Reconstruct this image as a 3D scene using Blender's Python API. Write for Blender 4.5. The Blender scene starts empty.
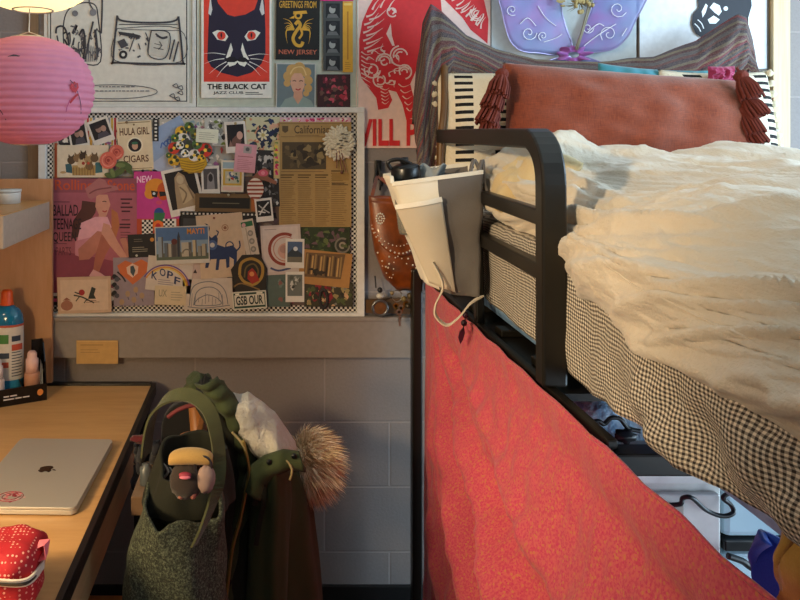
import bpy, bmesh, math, random
from mathutils import Vector, Matrix, noise
C = bpy.context.scene.collection
PI = math.pi
F, VX, VY, CAMZ, D = 720.0, 264.0, 133.0, 1.48, 2.12
def P(px, py, Y=0.0):
    Z = Y + D
    return Vector(((px-VX)*Z/F, Y, CAMZ-(py-VY)*Z/F))
rnd = random.Random(7)
# ------------------------------------------------------------------ materials
def lin(c):
    return c/12.92 if c <= .04045 else ((c+.055)/1.055)**2.4
def rgb(h, s=1.0):
    h = h.lstrip('#')
    if len(h) == 3: h = ''.join(a*2 for a in h)
    return tuple(lin(int(h[i:i+2], 16)/255)*s for i in (0, 2, 4)) + (1,)
_m = {}
class NM:
    def __init__(s, name, rough=.7, metal=0):
        s.m = bpy.data.materials.new(name); s.m.use_nodes = True
        s.t = s.m.node_tree; s.b = s.t.nodes['Principled BSDF']
        s.b.inputs['Roughness'].default_value = rough; s.b.inputs['Metallic'].default_value = metal
    def n(s, typ, **k):
        x = s.t.nodes.new(typ)
        for a, v in k.items():
            if a in x.inputs.keys(): x.inputs[a].default_value = v
            else: setattr(x, a, v)
        return x
    def l(s, a, b): s.t.links.new(a, b)
    def coord(s, kind='Object', scale=(1,1,1), rot=(0,0,0), loc=(0,0,0)):
        tc = s.n('ShaderNodeTexCoord'); mp = s.n('ShaderNodeMapping')
        mp.inputs['Scale'].default_value = scale; mp.inputs['Rotation'].default_value = rot; mp.inputs['Location'].default_value = loc
        s.l(tc.outputs[kind], mp.inputs['Vector']); return mp.outputs['Vector']
    def noise(s, vec, scale=10, detail=4, rough=.5):
        x = s.n('ShaderNodeTexNoise'); x.inputs['Scale'].default_value = scale; x.inputs['Detail'].default_value = detail
        x.inputs['Roughness'].default_value = rough; s.l(vec, x.inputs['Vector']); return x.outputs['Fac']
    def ramp(s, fac, stops, interp='LINEAR'):
        r = s.n('ShaderNodeValToRGB'); r.color_ramp.interpolation = interp
        e = r.color_ramp.elements
        while len(e) > 1: e.remove(e[-1])
        e[0].position = stops[0][0]; e[0].color = stops[0][1]
        for p, c in stops[1:]:
            q = e.new(p); q.color = c
        s.l(fac, r.inputs['Fac']); return r.outputs['Color']
    def mix(s, fac, a, b, mode='MIX'):
        x = s.n('ShaderNodeMix'); x.data_type = 'RGBA'; x.blend_type = mode
        for i, v in ((0, fac), (6, a), (7, b)):
            if hasattr(v, 'links') or isinstance(v, bpy.types.NodeSocket): s.l(v, x.inputs[i])
            else: x.inputs[i].default_value = v
        return x.outputs[2]
    def math(s, op, a, b=0.0):
        x = s.n('ShaderNodeMath'); x.operation = op
        for i, v in ((0, a), (1, b)):
            if isinstance(v, bpy.types.NodeSocket): s.l(v, x.inputs[i])
            else: x.inputs[i].default_value = v
        return x.outputs[0]
    def bump(s, h, strength=.3, dist=.002):
        x = s.n('ShaderNodeBump'); x.inputs['Strength'].default_value = strength; x.inputs['Distance'].default_value = dist
        s.l(h, x.inputs['Height']); s.l(x.outputs[0], s.b.inputs['Normal'])
    def col(s, c):
        if isinstance(c, bpy.types.NodeSocket): s.l(c, s.b.inputs['Base Color'])
        else: s.b.inputs['Base Color'].default_value = c
        return s.m
def M(h, rough=.65, metal=0):                       # ink / paper / plain paint, with a faint tone variation
    k = (h, rough, metal)
    if k not in _m:
        x = NM('tone_'+h.strip('#'), rough, metal); v = x.coord('Object')
        c = rgb(h)
        f = x.noise(v, 60, 3)
        x.col(x.ramp(f, [(.3, tuple(a*.93 for a in c[:3])+(1,)), (.7, tuple(min(1, a*1.05) for a in c[:3])+(1,))]))
        _m[k] = x.m
    return _m[k]
def cloth(name, a, b, scale=40, weave=900, bump=.4, rough=.9, sheen=.2, dist=.001):
    x = NM(name, rough); v = x.coord('Object'); x.b.inputs['Sheen Weight'].default_value = sheen
    f = x.noise(v, scale, 5); g = x.noise(v, weave, 2)
    x.col(x.mix(x.math('MULTIPLY', x.math('ADD', f, g), .5), rgb(a), rgb(b)))
    x.bump(x.math('ADD', g, x.math('MULTIPLY', f, 1.5)), bump, dist); return x.m
def wood(name, a, b, scale=(2, 30, 30), rough=.45):
    x = NM(name, rough); v = x.coord('Object', scale)
    f = x.noise(v, 2.5, 6, .6)
    x.col(x.ramp(f, [(.3, rgb(a)), (.7, rgb(b))])); x.bump(f, .08, .001); return x.m
# ------------------------------------------------------------------ objects
base_of = {}
def tag(o, label=None, cat=None, group=None, kind=None):
    if label: o['label'] = label
    if cat: o['category'] = cat
    if group: o['group'] = group
    if kind: o['kind'] = kind
    return o
def thing(name, label, cat, loc, group=None):
    o = bpy.data.objects.new(name, None); C.objects.link(o); o.empty_display_size = .05
    o.location = loc; base_of[o] = Vector(loc); return tag(o, label, cat, group)
def obj(name, bm, mats, parent=None, smooth=False, sub=0, solid=0, bevel=0, origin=True, normals=True):
    if not isinstance(mats, (list, tuple)): mats = [mats]
    if normals: bmesh.ops.recalc_face_normals(bm, faces=bm.faces)
    if parent is not None: off = base_of[parent]
    elif origin and bm.verts:
        xs = [v.co for v in bm.verts]
        off = Vector(((min(c.x for c in xs)+max(c.x for c in xs))/2, (min(c.y for c in xs)+max(c.y for c in xs))/2, min(c.z for c in xs)))
    else: off = Vector((0, 0, 0))
    bmesh.ops.translate(bm, verts=bm.verts, vec=-off)
    me = bpy.data.meshes.new(name); bm.to_mesh(me); bm.free()
    for m in mats: me.materials.append(m)
    if smooth:
        for p in me.polygons: p.use_smooth = True
    o = bpy.data.objects.new(name, me); C.objects.link(o)
    if parent is not None:
        o.parent = parent; base_of[o] = base_of[parent]
    else:
        o.location = off; base_of[o] = off
    if bevel:
        m = o.modifiers.new('bevel', 'BEVEL'); m.width = bevel; m.segments = 2; m.limit_method = 'ANGLE'
    if solid:
        m = o.modifiers.new('solid', 'SOLIDIFY'); m.thickness = solid; m.offset = 0
    if sub:
        m = o.modifiers.new('sub', 'SUBSURF'); m.levels = sub; m.render_levels = sub
    return o
def copy_tree(o, parent=None):
    c = o.copy(); C.objects.link(c); c.parent = parent
    for ch in list(o.children): copy_tree(ch, c)
    return c
def B(): return bmesh.new()
def quad(bm, pts, mi=0):
    f = bm.faces.new([bm.verts.new(p) for p in pts]); f.material_index = mi; return f
def box(bm, a, b, mi=0, mat=None):
    x0, y0, z0 = (min(a[i], b[i]) for i in range(3)); x1, y1, z1 = (max(a[i], b[i]) for i in range(3))
    co = [(x0,y0,z0),(x1,y0,z0),(x1,y1,z0),(x0,y1,z0),(x0,y0,z1),(x1,y0,z1),(x1,y1,z1),(x0,y1,z1)]
    vs = [bm.verts.new(mat @ Vector(c) if mat else c) for c in co]
    for f in ((0,3,2,1),(4,5,6,7),(0,1,5,4),(1,2,6,5),(2,3,7,6),(3,0,4,7)):
        bm.faces.new([vs[i] for i in f]).material_index = mi
    return bm
def prism(bm, pts, vec, mi=0):
    a = [bm.verts.new(p) for p in pts]; b = [bm.verts.new(Vector(p)+Vector(vec)) for p in pts]; n = len(a)
    bm.faces.new(a).material_index = mi; bm.faces.new(b[::-1]).material_index = mi
    for i in range(n): bm.faces.new((a[i], b[i], b[(i+1) % n], a[(i+1) % n])).material_index = mi
    return bm
def catmull(pts, n=6, closed=False):
    pts = [Vector(p) for p in pts]; out = []; N = len(pts)
    rng = range(N) if closed else range(N-1)
    for i in rng:
        g = lambda j: pts[j % N] if closed else pts[max(0, min(N-1, j))]
        p0, p1, p2, p3 = g(i-1), g(i), g(i+1), g(i+2)
        for k in range(n):
            t = k/n
            out.append(.5*((2*p1)+(p2-p0)*t+(2*p0-5*p1+4*p2-p3)*t*t+(3*p1-p0-3*p2+p3)*t**3))
    if not closed: out.append(pts[-1])
    return out
def tube(bm, pts, r, n=8, closed=False, mi=0, sx=1.0, caps=True):
    pts = [Vector(p) for p in pts]; N = len(pts)
    rs = r if isinstance(r, (list, tuple)) else [r]*N
    up = Vector((0, 0, 1)); rings = []; prev = None
    for i, p in enumerate(pts):
        a = pts[(i-1) % N] if closed or i > 0 else p; b = pts[(i+1) % N] if closed or i < N-1 else p
        t = (b-a).normalized() if (b-a).length > 1e-9 else Vector((0, 0, 1))
        if prev is None:
            u = t.cross(up)
            if u.length < .1: u = t.cross(Vector((1, 0, 0)))
        else: u = prev - t*prev.dot(t)
        u.normalize(); prev = u; w = t.cross(u)
        rings.append([bm.verts.new(p+(u*math.cos(2*PI*k/n)*sx+w*math.sin(2*PI*k/n))*rs[i]) for k in range(n)])
    for i in range(N if closed else N-1):
        a, b = rings[i], rings[(i+1) % N]
        for k in range(n):
            bm.faces.new((a[k], a[(k+1) % n], b[(k+1) % n], b[k])).material_index = mi
    if not closed and caps:
        bm.faces.new(rings[0][::-1]).material_index = mi; bm.faces.new(rings[-1]).material_index = mi
    return bm
def ribbon(bm, pts, width, thick, side, mi=0):           # strap: rectangular section swept along pts, 'side' = width direction
    pts = [Vector(p) for p in pts]; side = Vector(side).normalized(); rings = []
    for i, p in enumerate(pts):
        t = (pts[min(i+1, len(pts)-1)]-pts[max(i-1, 0)]).normalized()
        s = (side - t*side.dot(t)).normalized(); nn = t.cross(s)
        rings.append([bm.verts.new(p+s*a*width/2+nn*b*thick/2) for a, b in ((-1,-1),(1,-1),(1,1),(-1,1))])
    for a, b in zip(rings, rings[1:]):
        for k in range(4): bm.faces.new((a[k], a[(k+1) % 4], b[(k+1) % 4], b[k])).material_index = mi
    bm.faces.new(rings[0][::-1]).material_index = mi; bm.faces.new(rings[-1]).material_index = mi
    return bm
def lathe(bm, prof, cen, n=32, mi=0, axis=None, sx=1, sy=1):
    cen = Vector(cen); R = Vector((0, 0, 1)).rotation_difference(Vector(axis)).to_matrix() if axis else Matrix.Identity(3)
    rings = []
    for r, z in prof:
        rings.append([bm.verts.new(cen+R @ Vector((r*sx*math.cos(2*PI*k/n), r*sy*math.sin(2*PI*k/n), z))) for k in range(n)])
    for i, (a, b) in enumerate(zip(rings, rings[1:])):
        for k in range(n): bm.faces.new((a[k], a[(k+1) % n], b[(k+1) % n], b[k])).material_index = mi
    if prof[0][0] > 1e-5: bm.faces.new(rings[0][::-1]).material_index = mi
    if prof[-1][0] > 1e-5: bm.faces.new(rings[-1]).material_index = mi
    return bm
def grid(bm, f, nu, nv, mi=0, uv=None, wrap=False):
    L = bm.loops.layers.uv.verify() if uv else None
    vs = [[bm.verts.new(f(i/nu, j/nv)) for j in range(nv+1)] for i in range(nu if wrap else nu+1)]
    for i in range(nu):
        for j in range(nv):
            i2 = (i+1) % nu if wrap else i+1
            q = bm.faces.new((vs[i][j], vs[i2][j], vs[i2][j+1], vs[i][j+1])); q.material_index = mi
            if uv:
                for lp, (a, b) in zip(q.loops, ((i, j), (i+1, j), (i+1, j+1), (i, j+1))): lp[L].uv = uv(a/nu, b/nv)
    return bm
def interp(tab, x):
    if x <= tab[0][0]: return tab[0][1]
    for (a, va), (b, vb) in zip(tab, tab[1:]):
        if x <= b:
            t = (x-a)/(b-a); t = t*t*(3-2*t)
            return va+(vb-va)*t if not isinstance(va, tuple) else tuple(p+(q-p)*t for p, q in zip(va, vb))
    return tab[-1][1]
def lerpt(tab, x):
    if x <= tab[0][0]: return tab[0][1]
    for (a, va), (b, vb) in zip(tab, tab[1:]):
        if x <= b:
            t = (x-a)/(b-a); return va+(vb-va)*t if not isinstance(va, tuple) else tuple(p+(q-p)*t for p, q in zip(va, vb))
    return tab[-1][1]
def ellipsoid(bm, c, r, n=20, m=12, mi=0, amp=0, fr=8, rot=None, seed=0):
    c = Vector(c)
    def f(u, v):
        th = 2*PI*u; ph = PI*(v-.5)
        d = Vector((math.cos(ph)*math.cos(th), math.cos(ph)*math.sin(th), math.sin(ph)))
        k = 1+amp*noise.noise(d*fr+Vector((seed, 0, 0)))
        q = Vector((d.x*r[0]*k, d.y*r[1]*k, d.z*r[2]*k))
        return c+(rot @ q if rot else q)
    grid(bm, f, n, m, mi, wrap=True)
    bmesh.ops.remove_doubles(bm, verts=bm.verts, dist=1e-5)
    return bm
# ------------------------------------------------------------------ printed paper
_txt = {}
def text_mesh(s, bold=.012):
    if (s, bold) in _txt: return _txt[(s, bold)]
    cu = bpy.data.curves.new('t', 'FONT'); cu.body = s; cu.offset = bold; cu.resolution_u = 3
    o = bpy.data.objects.new('t', cu); C.objects.link(o); bpy.context.view_layer.update()
    me = bpy.data.meshes.new_from_object(o.evaluated_get(bpy.context.evaluated_depsgraph_get()))
    vs = [v.co.copy() for v in me.vertices]; fs = [tuple(p.vertices) for p in me.polygons]
    bpy.data.objects.remove(o); bpy.data.curves.remove(cu); bpy.data.meshes.remove(me)
    x0, x1 = min(v.x for v in vs), max(v.x for v in vs); y0, y1 = min(v.y for v in vs), max(v.y for v in vs)
    vs = [((v.x-x0)/(x1-x0), (v.y-y0)/(y1-y0)) for v in vs]
    _txt[(s, bold)] = (vs, fs); return vs, fs
YB = -.0105                                              # surface of the pin board
class Art:
    """flat printed thing; coordinates in its own frame, 1 unit = 1/340 m, origin at its top left corner"""
    def __init__(s, name, label, cat, x0, y0, x1, y1, rot=0, lvl=0, base='#e8e2d4', Y=None, group=None, outline=None, thick=.0006):
        s.name, s.label, s.cat, s.group = name, label, cat, group
        s.x0, s.y0, s.w, s.h, s.rot = x0, y0, x1-x0, y1-y0, math.radians(rot)
        s.Y = (YB-.0016*lvl if Y is None else Y); s.bm = B(); s.mats = []; s.k = 0; s.cc = ((x0+x1)/2, (y0+y1)/2)
        pts = outline or [(0,0),(s.w,0),(s.w,s.h),(0,s.h)]
        if base:
            prism(s.bm, [s.t(*p) for p in pts], (0, -thick, 0), s.mi(base)); s.Y -= thick
    def mi(s, col):
        m = M(col) if isinstance(col, str) else col
        if m not in s.mats: s.mats.append(m)
        return s.mats.index(m)
    def t(s, x, y):
        dx, dy = x-s.w/2, y-s.h/2; c, n = math.cos(s.rot), math.sin(s.rot)
        px, py = s.cc[0]+dx*c-dy*n, s.cc[1]+dx*n+dy*c
        return Vector(((px-VX)*D/F, s.Y-s.k*.00003, CAMZ-(py-VY)*D/F))
    def poly(s, pts, col):
        s.k += 1; vs = [s.bm.verts.new(s.t(*p)) for p in pts]
        f = s.bm.faces.new(vs); f.material_index = s.mi(col); f.normal_update()
        if f.normal.y > 0: f.normal_flip()
        return s
    def rect(s, x0, y0, x1, y1, col): return s.poly([(x0,y0),(x1,y0),(x1,y1),(x0,y1)], col)
    def circ(s, cx, cy, r, col, ry=None, n=18, a=0):
        ry = ry or r
        return s.poly([(cx+r*math.cos(2*PI*i/n)*math.cos(a)-ry*math.sin(2*PI*i/n)*math.sin(a), cy+r*math.cos(2*PI*i/n)*math.sin(a)+ry*math.sin(2*PI*i/n)*math.cos(a)) for i in range(n)], col)
    def ring(s, cx, cy, r, w, col, a0=0, a1=360, n=24, ry=None):
        ry = ry or r
        return s.stroke([(cx+r*math.cos(math.radians(a0+(a1-a0)*i/n)), cy+ry*math.sin(math.radians(a0+(a1-a0)*i/n))) for i in range(n+1)], w, col, smooth=False)
    def stroke(s, pts, w, col, smooth=True, taper=False):
        if smooth and len(pts) > 2: pts = [(p.x, p.y) for p in catmull([(x, y, 0) for x, y in pts], 5)]
        s.k += 1; mi = s.mi(col); L, R = [], []; N = len(pts)
        for i, (x, y) in enumerate(pts):
            a, b = pts[max(0, i-1)], pts[min(N-1, i+1)]
            dx, dy = b[0]-a[0], b[1]-a[1]; l = math.hypot(dx, dy) or 1
            ww = w/2*(1 if not taper else max(.08, math.sin(PI*(i+.3)/(N-.4)) if taper == 2 else 1-i/(N-1)*.9))
            L.append(s.bm.verts.new(s.t(x-dy/l*ww, y+dx/l*ww))); R.append(s.bm.verts.new(s.t(x+dy/l*ww, y-dx/l*ww)))
        for i in range(N-1):
            f = s.bm.faces.new((L[i], L[i+1], R[i+1], R[i])); f.material_index = mi; f.normal_update()
            if f.normal.y > 0: f.normal_flip()
        return s
    def text(s, st, x0, y0, x1, y1, col, bold=.012, slant=0):
        s.k += 1; mi = s.mi(col); vs, fs = text_mesh(st, bold)
        vv = [s.bm.verts.new(s.t(x0+(x1-x0)*a, y1-(y1-y0)*b-slant*a)) for a, b in vs]
        for f in fs:
            try:
                q = s.bm.faces.new([vv[i] for i in f]); q.material_index = mi; q.normal_update()
                if q.normal.y > 0: q.normal_flip()
            except ValueError: pass
        return s
    def lines(s, x0, y0, x1, y1, n, col, w=.5, seed=1):
        r = random.Random(seed)
        for i in range(n):
            y = y0+(y1-y0)*(i+.5)/n; s.rect(x0, y-w/2, x0+(x1-x0)*r.uniform(.7, 1), y+w/2, col); s.k -= 1
        s.k += 1; return s
    def blobs(s, x0, y0, x1, y1, n, cols, size=(1.5, 4), seed=1):
        r = random.Random(seed)
        for i in range(n):
            a, b = r.uniform(*size), r.uniform(*size)
            a, b = min(a, (x1-x0)*.45), min(b, (y1-y0)*.45)
            cx, cy = r.uniform(x0+a, x1-a), r.uniform(y0+b, y1-b); m = 9; ph = r.uniform(0, 6)
            s.poly([(cx+a*(.75+.25*math.sin(j*2.3+ph))*math.cos(2*PI*j/m), cy+b*(.75+.25*math.cos(j*1.7+ph))*math.sin(2*PI*j/m)) for j in range(m)], r.choice(cols))
            s.k -= .6
        return s
    def done(s):
        return tag(obj(s.name, s.bm, s.mats, normals=False), s.label, s.cat, s.group)
# ================================================================== camera, light
cam = bpy.data.objects.new('camera', bpy.data.cameras.new('camera')); C.objects.link(cam)
cam.location = (0, -D, CAMZ); cam.rotation_euler = (PI/2, 0, 0)
cam.data.sensor_width = 36; cam.data.lens = F/800*36; cam.data.clip_start = .02
cam.data.shift_x = (400-VX)/800; cam.data.shift_y = -(300-VY)/800
bpy.context.scene.camera = cam
sc = bpy.context.scene
sc.view_settings.view_transform = 'Standard'; sc.view_settings.look = 'None'; sc.view_settings.gamma = 1
sc.view_settings.exposure = 0; sc.view_settings.use_curve_mapping = False
def light(name, typ, loc, target, power, col, size=1, size_y=None, spread=None):
    l = bpy.data.lights.new(name, typ); l.energy = power; l.color = col
    if typ == 'AREA':
        l.size = size
        if size_y: l.shape = 'RECTANGLE'; l.size_y = size_y
        if spread: l.spread = math.radians(spread)
    else: l.shadow_soft_size = size
    o = bpy.data.objects.new(name, l); C.objects.link(o); o.location = loc
    o.rotation_euler = (Vector(target)-Vector(loc)).to_track_quat('-Z', 'Y').to_euler(); return o
light('window_daylight', 'AREA', (2.3, -1.35, 1.3), (.6, -1.1, 1.05), 120, (.60, .82, 1), 1.8, 2.1)
light('ceiling_lamp', 'AREA', (-1.25, -1.65, 2.1), (.45, -.8, 1.1), 5, (1, .72, .45), .2)
light('underbed_fill', 'AREA', (1.9, -3.0, .95), (.75, -1.0, .95), 22, (.72, .88, 1), 1.0, 1.4)  # added cool fill, brightens the bins under the bed
kl = light('clip_spotlight', 'SPOT', (-1.1, -2.2, 1.85), (.44, -.70, 1.22), 128, (1, .76, .47), .05)
kl.data.spot_size = math.radians(40); kl.data.spot_blend = .85
light('desk_lamp', 'AREA', (-.8, -1.35, 1.22), (-.5, -1.05, .75), 5.5, (1, .72, .38), .15, None, 130)
w = bpy.data.worlds.new('world'); sc.world = w; w.use_nodes = True
w.node_tree.nodes['Background'].inputs[0].default_value = (1, .9, .8, 1); w.node_tree.nodes['Background'].inputs[1].default_value = .035
# ================================================================== the room
def struct(name, bm, m, **k):
    o = obj(name, bm, m, origin=False, **k); o['kind'] = 'structure'; return o
blk = NM('painted_block_wall', .75); v = blk.coord('Object', (1,1,1), (PI/2, 0, 0), (0,0,0))
bt = blk.n('ShaderNodeTexBrick'); bt.offset = .5
for k_, val in (('Scale', 1.0), ('Mortar Size', .0035), ('Mortar Smooth', .5), ('Brick Width', .3824), ('Row Height', .1912), ('Bias', 0)): bt.inputs[k_].default_value = val
tc = blk.n('ShaderNodeTexCoord'); sx = blk.n('ShaderNodeSeparateXYZ'); cx = blk.n('ShaderNodeCombineXYZ')
blk.l(tc.outputs['Object'], sx.inputs[0])
blk.l(blk.math('ADD', sx.outputs[0], .3824*5-.1795), cx.inputs[0]); blk.l(blk.math('ADD', sx.outputs[2], .1912*3-.63), cx.inputs[1])
blk.l(cx.outputs[0], bt.inputs['Vector'])
bt.inputs['Color1'].default_value = rgb('#80746f'); bt.inputs['Color2'].default_value = rgb('#7b706c'); bt.inputs['Mortar'].default_value = rgb('#91857f')
nz = blk.noise(tc.outputs['Object'], 140, 4); blk.col(blk.mix(.12, bt.outputs['Color'], blk.ramp(nz, [(0, rgb('#888')), (1, rgb('#ddd'))])))
blk.bump(blk.math('ADD', blk.math('MULTIPLY', bt.outputs['Fac'], -1.0), blk.math('MULTIPLY', nz, .35)), .5, .003)
struct('wall_back', box(B(), (-1.6, 0, 0), (2.6, .1, 2.7)), blk.m)
fl = NM('floor_tiles', .5); v = fl.coord('Object'); fl.col(fl.ramp(fl.noise(v, 30, 6), [(.3, rgb('#4a4038')), (.7, rgb('#5b5046'))]))
struct('floor', box(B(), (-1.6, -3.2, -.05), (2.6, 0, 0)), fl.m)
struct('ceiling', box(B(), (-1.6, -3.2, 2.7), (2.6, .1, 2.75)), M('#d8d4cc', .9))
struct('wall_left', box(B(), (-1.65, -3.2, 0), (-1.6, 0, 2.7)), M('#a89a8c', .8))
struct('baseboard_back', box(B(), (-1.6, -.012, 0), (2.6, 0, .152)), M('#141211', .5), bevel=.002)
rail_m = M('#8d837c', .5)
bm = box(B(), (-1.6, -.03, P(0, 358, -.03).z), (.445, 0, P(0, 317, -.03).z))
box(bm, (-1.6, -.034, P(0, 321, -.03).z), (.445, -.028, P(0, 317.5, -.03).z))
struct('trim_1', bm, rail_m, bevel=.0015)
# strip of dark wood left of the pin board, and the pale wood upright by the bed
bm = B(); box(bm, (P(29, 0).x, -.012, 1.34), (P(39.5, 0).x, 0, 2.69)); struct('trim_2', bm, wood('dark_strip', '#6b5138', '#82664a', (30, 30, 2)), bevel=.001)
bm = B(); box(bm, (P(768.5, 0).x, -.02, .16), (P(785.5, 0).x, 0, 2.69)); 
struct('trim_3', bm, wood('pale_upright', '#c9a878', '#dcbf92', (40, 40, 2)), bevel=.0015)
sc_ = tag(obj('screw', lathe(B(), [(0, 0), (.006, 0), (.005, .003), (0, .0035)], P(777, 130, -.02), 14, axis=(0, -1, 0)), M('#8d8577', .4, .6)), 'small round screw head low on the pale wood upright', 'screw')
# panels fixed high on the wall
def panel(name, x0, y0, x1, y1, face, frame, fw, lab, cat='board', dep=.006):
    t = thing(name, lab, cat, P((x0+x1)/2, y1), 'boards fixed high on the wall')
    a, b = P(x0, y1), P(x1, y0); f = fw*D/F
    obj('surface', box(B(), (a.x+f*.5, -dep*.6, a.z+f*.5), (b.x-f*.5, 0, b.z-f*.5)), face, t)
    bm = B()
    box(bm, (a.x, -dep, a.z), (a.x+f, 0, b.z)); box(bm, (b.x-f, -dep, a.z), (b.x, 0, b.z))
    box(bm, (a.x+f, -dep, a.z), (b.x-f, 0, a.z+f)); box(bm, (a.x+f, -dep, b.z-f), (b.x-f, 0, b.z))
    obj('frame', bm, frame, t, bevel=.0008); return t
white_fr = M('#dcd9d2', .4)
panel('wall_board', 44.5, -110, 196, 107, M('#c9c5b4'), white_fr, 3.6, 'white framed wall board holding the black line drawing')
panel('wall_board', 197, -110, 358, 107, M('#c2c2ae', .6), M('#cfcdba', .5), 1.5, 'pale green wall board behind the black cat poster')
panel('wall_board', 637.5, -110, 767.5, 70, M('#dfe4ea', .35), M('#6d6256', .6), 1.3, 'glossy white wall panel with a dark stencilled face')
# ================================================================== printed things high on the wall (x, y: 1/340 m on the wall plane)
YP = -.008
ink, cr, red, navy = '#23212a', '#e9e1cf', '#e2402c', '#251c33'
# --- black line drawing, two bags with their contents
a = Art('line_drawing', 'black ink line drawing of two clear bags in a thin black border', 'drawing', 49, -60, 189.5, 104, Y=YP, base='#d9d6cb')
W_, H_ = a.w, a.h
for p in ((2, 2, W_-2, 3), (2, H_-3.2, W_-2, H_-2.2), (2, 2, 3, H_-2), (W_-3, 2, W_-2, H_-2)): a.rect(*p, ink)
def L(pts, w=1.1, c='#3a3a42'): a.stroke([(x-49, y+60) for x, y in pts], w, c)
L([(66, 60), (64, 30), (68, 12), (80, 4), (95, 5), (99, 20), (101, 62), (80, 63), (66, 60)], 1.3)
rs_ = random.Random(77)
for k in range(46):
    x, y = rs_.uniform(66, 100), rs_.uniform(28, 60); L([(x, y), (x+rs_.uniform(-3, 3), y+rs_.uniform(-8, 3)), (x+rs_.uniform(-4, 4), y+rs_.uniform(-9, 4))], rs_.uniform(.6, 1.7), rs_.choice(['#3c3c44', '#77777e', '#55555e']))
for k in range(16):
    x, y = rs_.uniform(120, 148), rs_.uniform(34, 58); L([(x, y), (x+rs_.uniform(-4, 4), y+rs_.uniform(-4, 4))], rs_.uniform(.7, 1.8), '#4c4c55')
a.poly([(x-49, y+60) for x, y in ((152, 31), (170, 34), (166, 58), (149, 55))], '#c2bfb5'); L([(156, 34), (162, 38), (168, 37)], 1.6); L([(154, 48), (164, 50)], .8); L([(155, 44), (163, 46)], .7)
L([(92, -12), (90, 2), (94, 10)], 1.2); L([(101, -12), (103, 2), (102, 34)], 1.6)
L([(80, 36), (84, 30), (86, 44), (84, 60)], 2); L([(94, 22), (90, 40), (86, 60)], 1.8); L([(96, 30), (98, 50), (97, 60)], 2.4)
L([(57, 34), (58, 28), (64, 27), (68, 34), (70, 46)], 1.8); L([(58, 36), (61, 46), (70, 54)], 1.4)
a.circ(77-49, 56+60, 5, '#55555c'); a.circ(76-49, 14+60, 3, '#77777c'); a.circ(94-49, 13+60, 3.5, '#85858a'); a.circ(77-49, 56+60, 2.4, '#8f8f94')
for k in range(6): L([(88+k*2, 44+k), (87+k*2, 62)], .7, '#6b6b72')
L([(118, 16), (114, 60), (118, 63), (180, 64), (183, 60), (179, 17)], 1.9)
L([(118, 17), (122, 21), (140, 23), (165, 23), (176, 21), (179, 17)], 1.9); L([(120, 25), (140, 25), (165, 25), (178, 25)], .8)
L([(118, 29), (116, 61), (181, 62), (179, 29), (118, 29)], .7); L([(122, 30), (180, 31)], .6)
a.poly([(x-49, y+60) for x, y in ((119, 32), (134, 34), (141, 36), (139, 39), (120, 35))], '#33333a')
a.poly([(x-49, y+60) for x, y in ((118, 42), (125, 39), (129, 46), (122, 49))], '#44444c')
a.circ(124-49, 55+60, 4.2, '#26262c'); a.circ(124-49, 55+60, 1.8, '#d9d6cb')
L([(152, 31), (170, 34), (166, 58), (149, 55), (152, 31)], 1.1); L([(157, 36), (163, 39), (168, 38)], 1.4); L([(160, 42), (162, 46), (159, 50)], .9)
L([(175, 40), (170, 60)], 1.5); L([(179, 42), (174, 62)], 1.5); L([(135, 38), (130, 52)], 1); L([(139, 44), (141, 50)], 1.2); L([(146, 33), (149, 40)], 1)
a.ring(113-49, 92+60, 45, .7, '#4a4a50', ry=7)
a.k += 1
for y_, xa, xb in ((87, 100, 136), (91.2, 92, 150)):
    x_ = xa
    while x_ < xb:
        w_ = rs_.uniform(1.5, 4.5); a.rect(x_-49, y_+60-.5, x_+w_-49, y_+60+.5, '#6a6a70'); x_ += w_+1.1; a.k -= 1
for x, y in ((176, 86), (181, 93), (173, 96), (181, 88), (178, 99)): L([(x-3, y), (x+1, y-2), (x+2, y+2), (x-3, y)], .8)
a.done()
# --- black cat poster
a = Art('cat_poster', 'red and cream poster with a black cat face and whiskers', 'poster', 201.5, -30, 271.5, 98, Y=YP, base='#ece6d8')
a.rect(2.5, 2, 68, 112, red)
a.circ(33, 18, 20, '#e5382a', ry=22)
body = [(6, 90), (7, 60), (8, 36), (9, 30), (12, 20), (17, 34), (26, 45), (33, 47), (44, 45), (53, 40), (60, 20), (63, 32), (64, 60), (64, 84), (60, 94), (50, 103), (36, 107), (20, 103), (10, 97)]
a.poly(body, navy)
a.poly([(7, 44), (9, 26), (11, 40), (9.5, 46)], '#d9d4cf'); a.poly([(63, 44), (61, 26), (58, 40), (60.5, 46)], '#d9d4cf')
a.poly([(12, 20), (17, 34), (26, 45), (33, 47), (44, 45), (53, 40), (60, 20), (50, 26), (36, 30), (22, 27)], red)
for ex, sg in ((20, 1), (50, -1)):
    a.poly([(ex-9*sg, 65-2), (ex-4*sg, 60.5), (ex+3*sg, 61.5), (ex+7*sg, 67), (ex+4*sg, 71.5), (ex-4*sg, 70)], '#efe9d9')
    a.circ(ex, 66, 4.3, red); a.poly([(ex-.7, 63.5), (ex+.7, 63.5), (ex+.9, 66), (ex, 69), (ex-.9, 66)], '#1c1420')
a.poly([(29.5, 73), (31.5, 80), (28, 89), (24.5, 88), (26.5, 82)], '#efe9d9'); a.poly([(41, 73), (39.5, 80), (43, 90), (48, 90), (44, 83)], '#efe9d9')
a.poly([(26, 93), (31, 90), (36, 91), (41, 90), (46, 93), (43, 97), (38, 95), (36, 92.5), (34, 95), (28, 97)], '#efe9d9')
a.poly([(23, 90.5), (28, 87), (33, 87), (36, 90), (39, 87), (44, 88), (48, 91.5), (42, 92.5), (38, 92), (36, 91), (33, 92.5), (28, 92.5)], '#171018')
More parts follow.
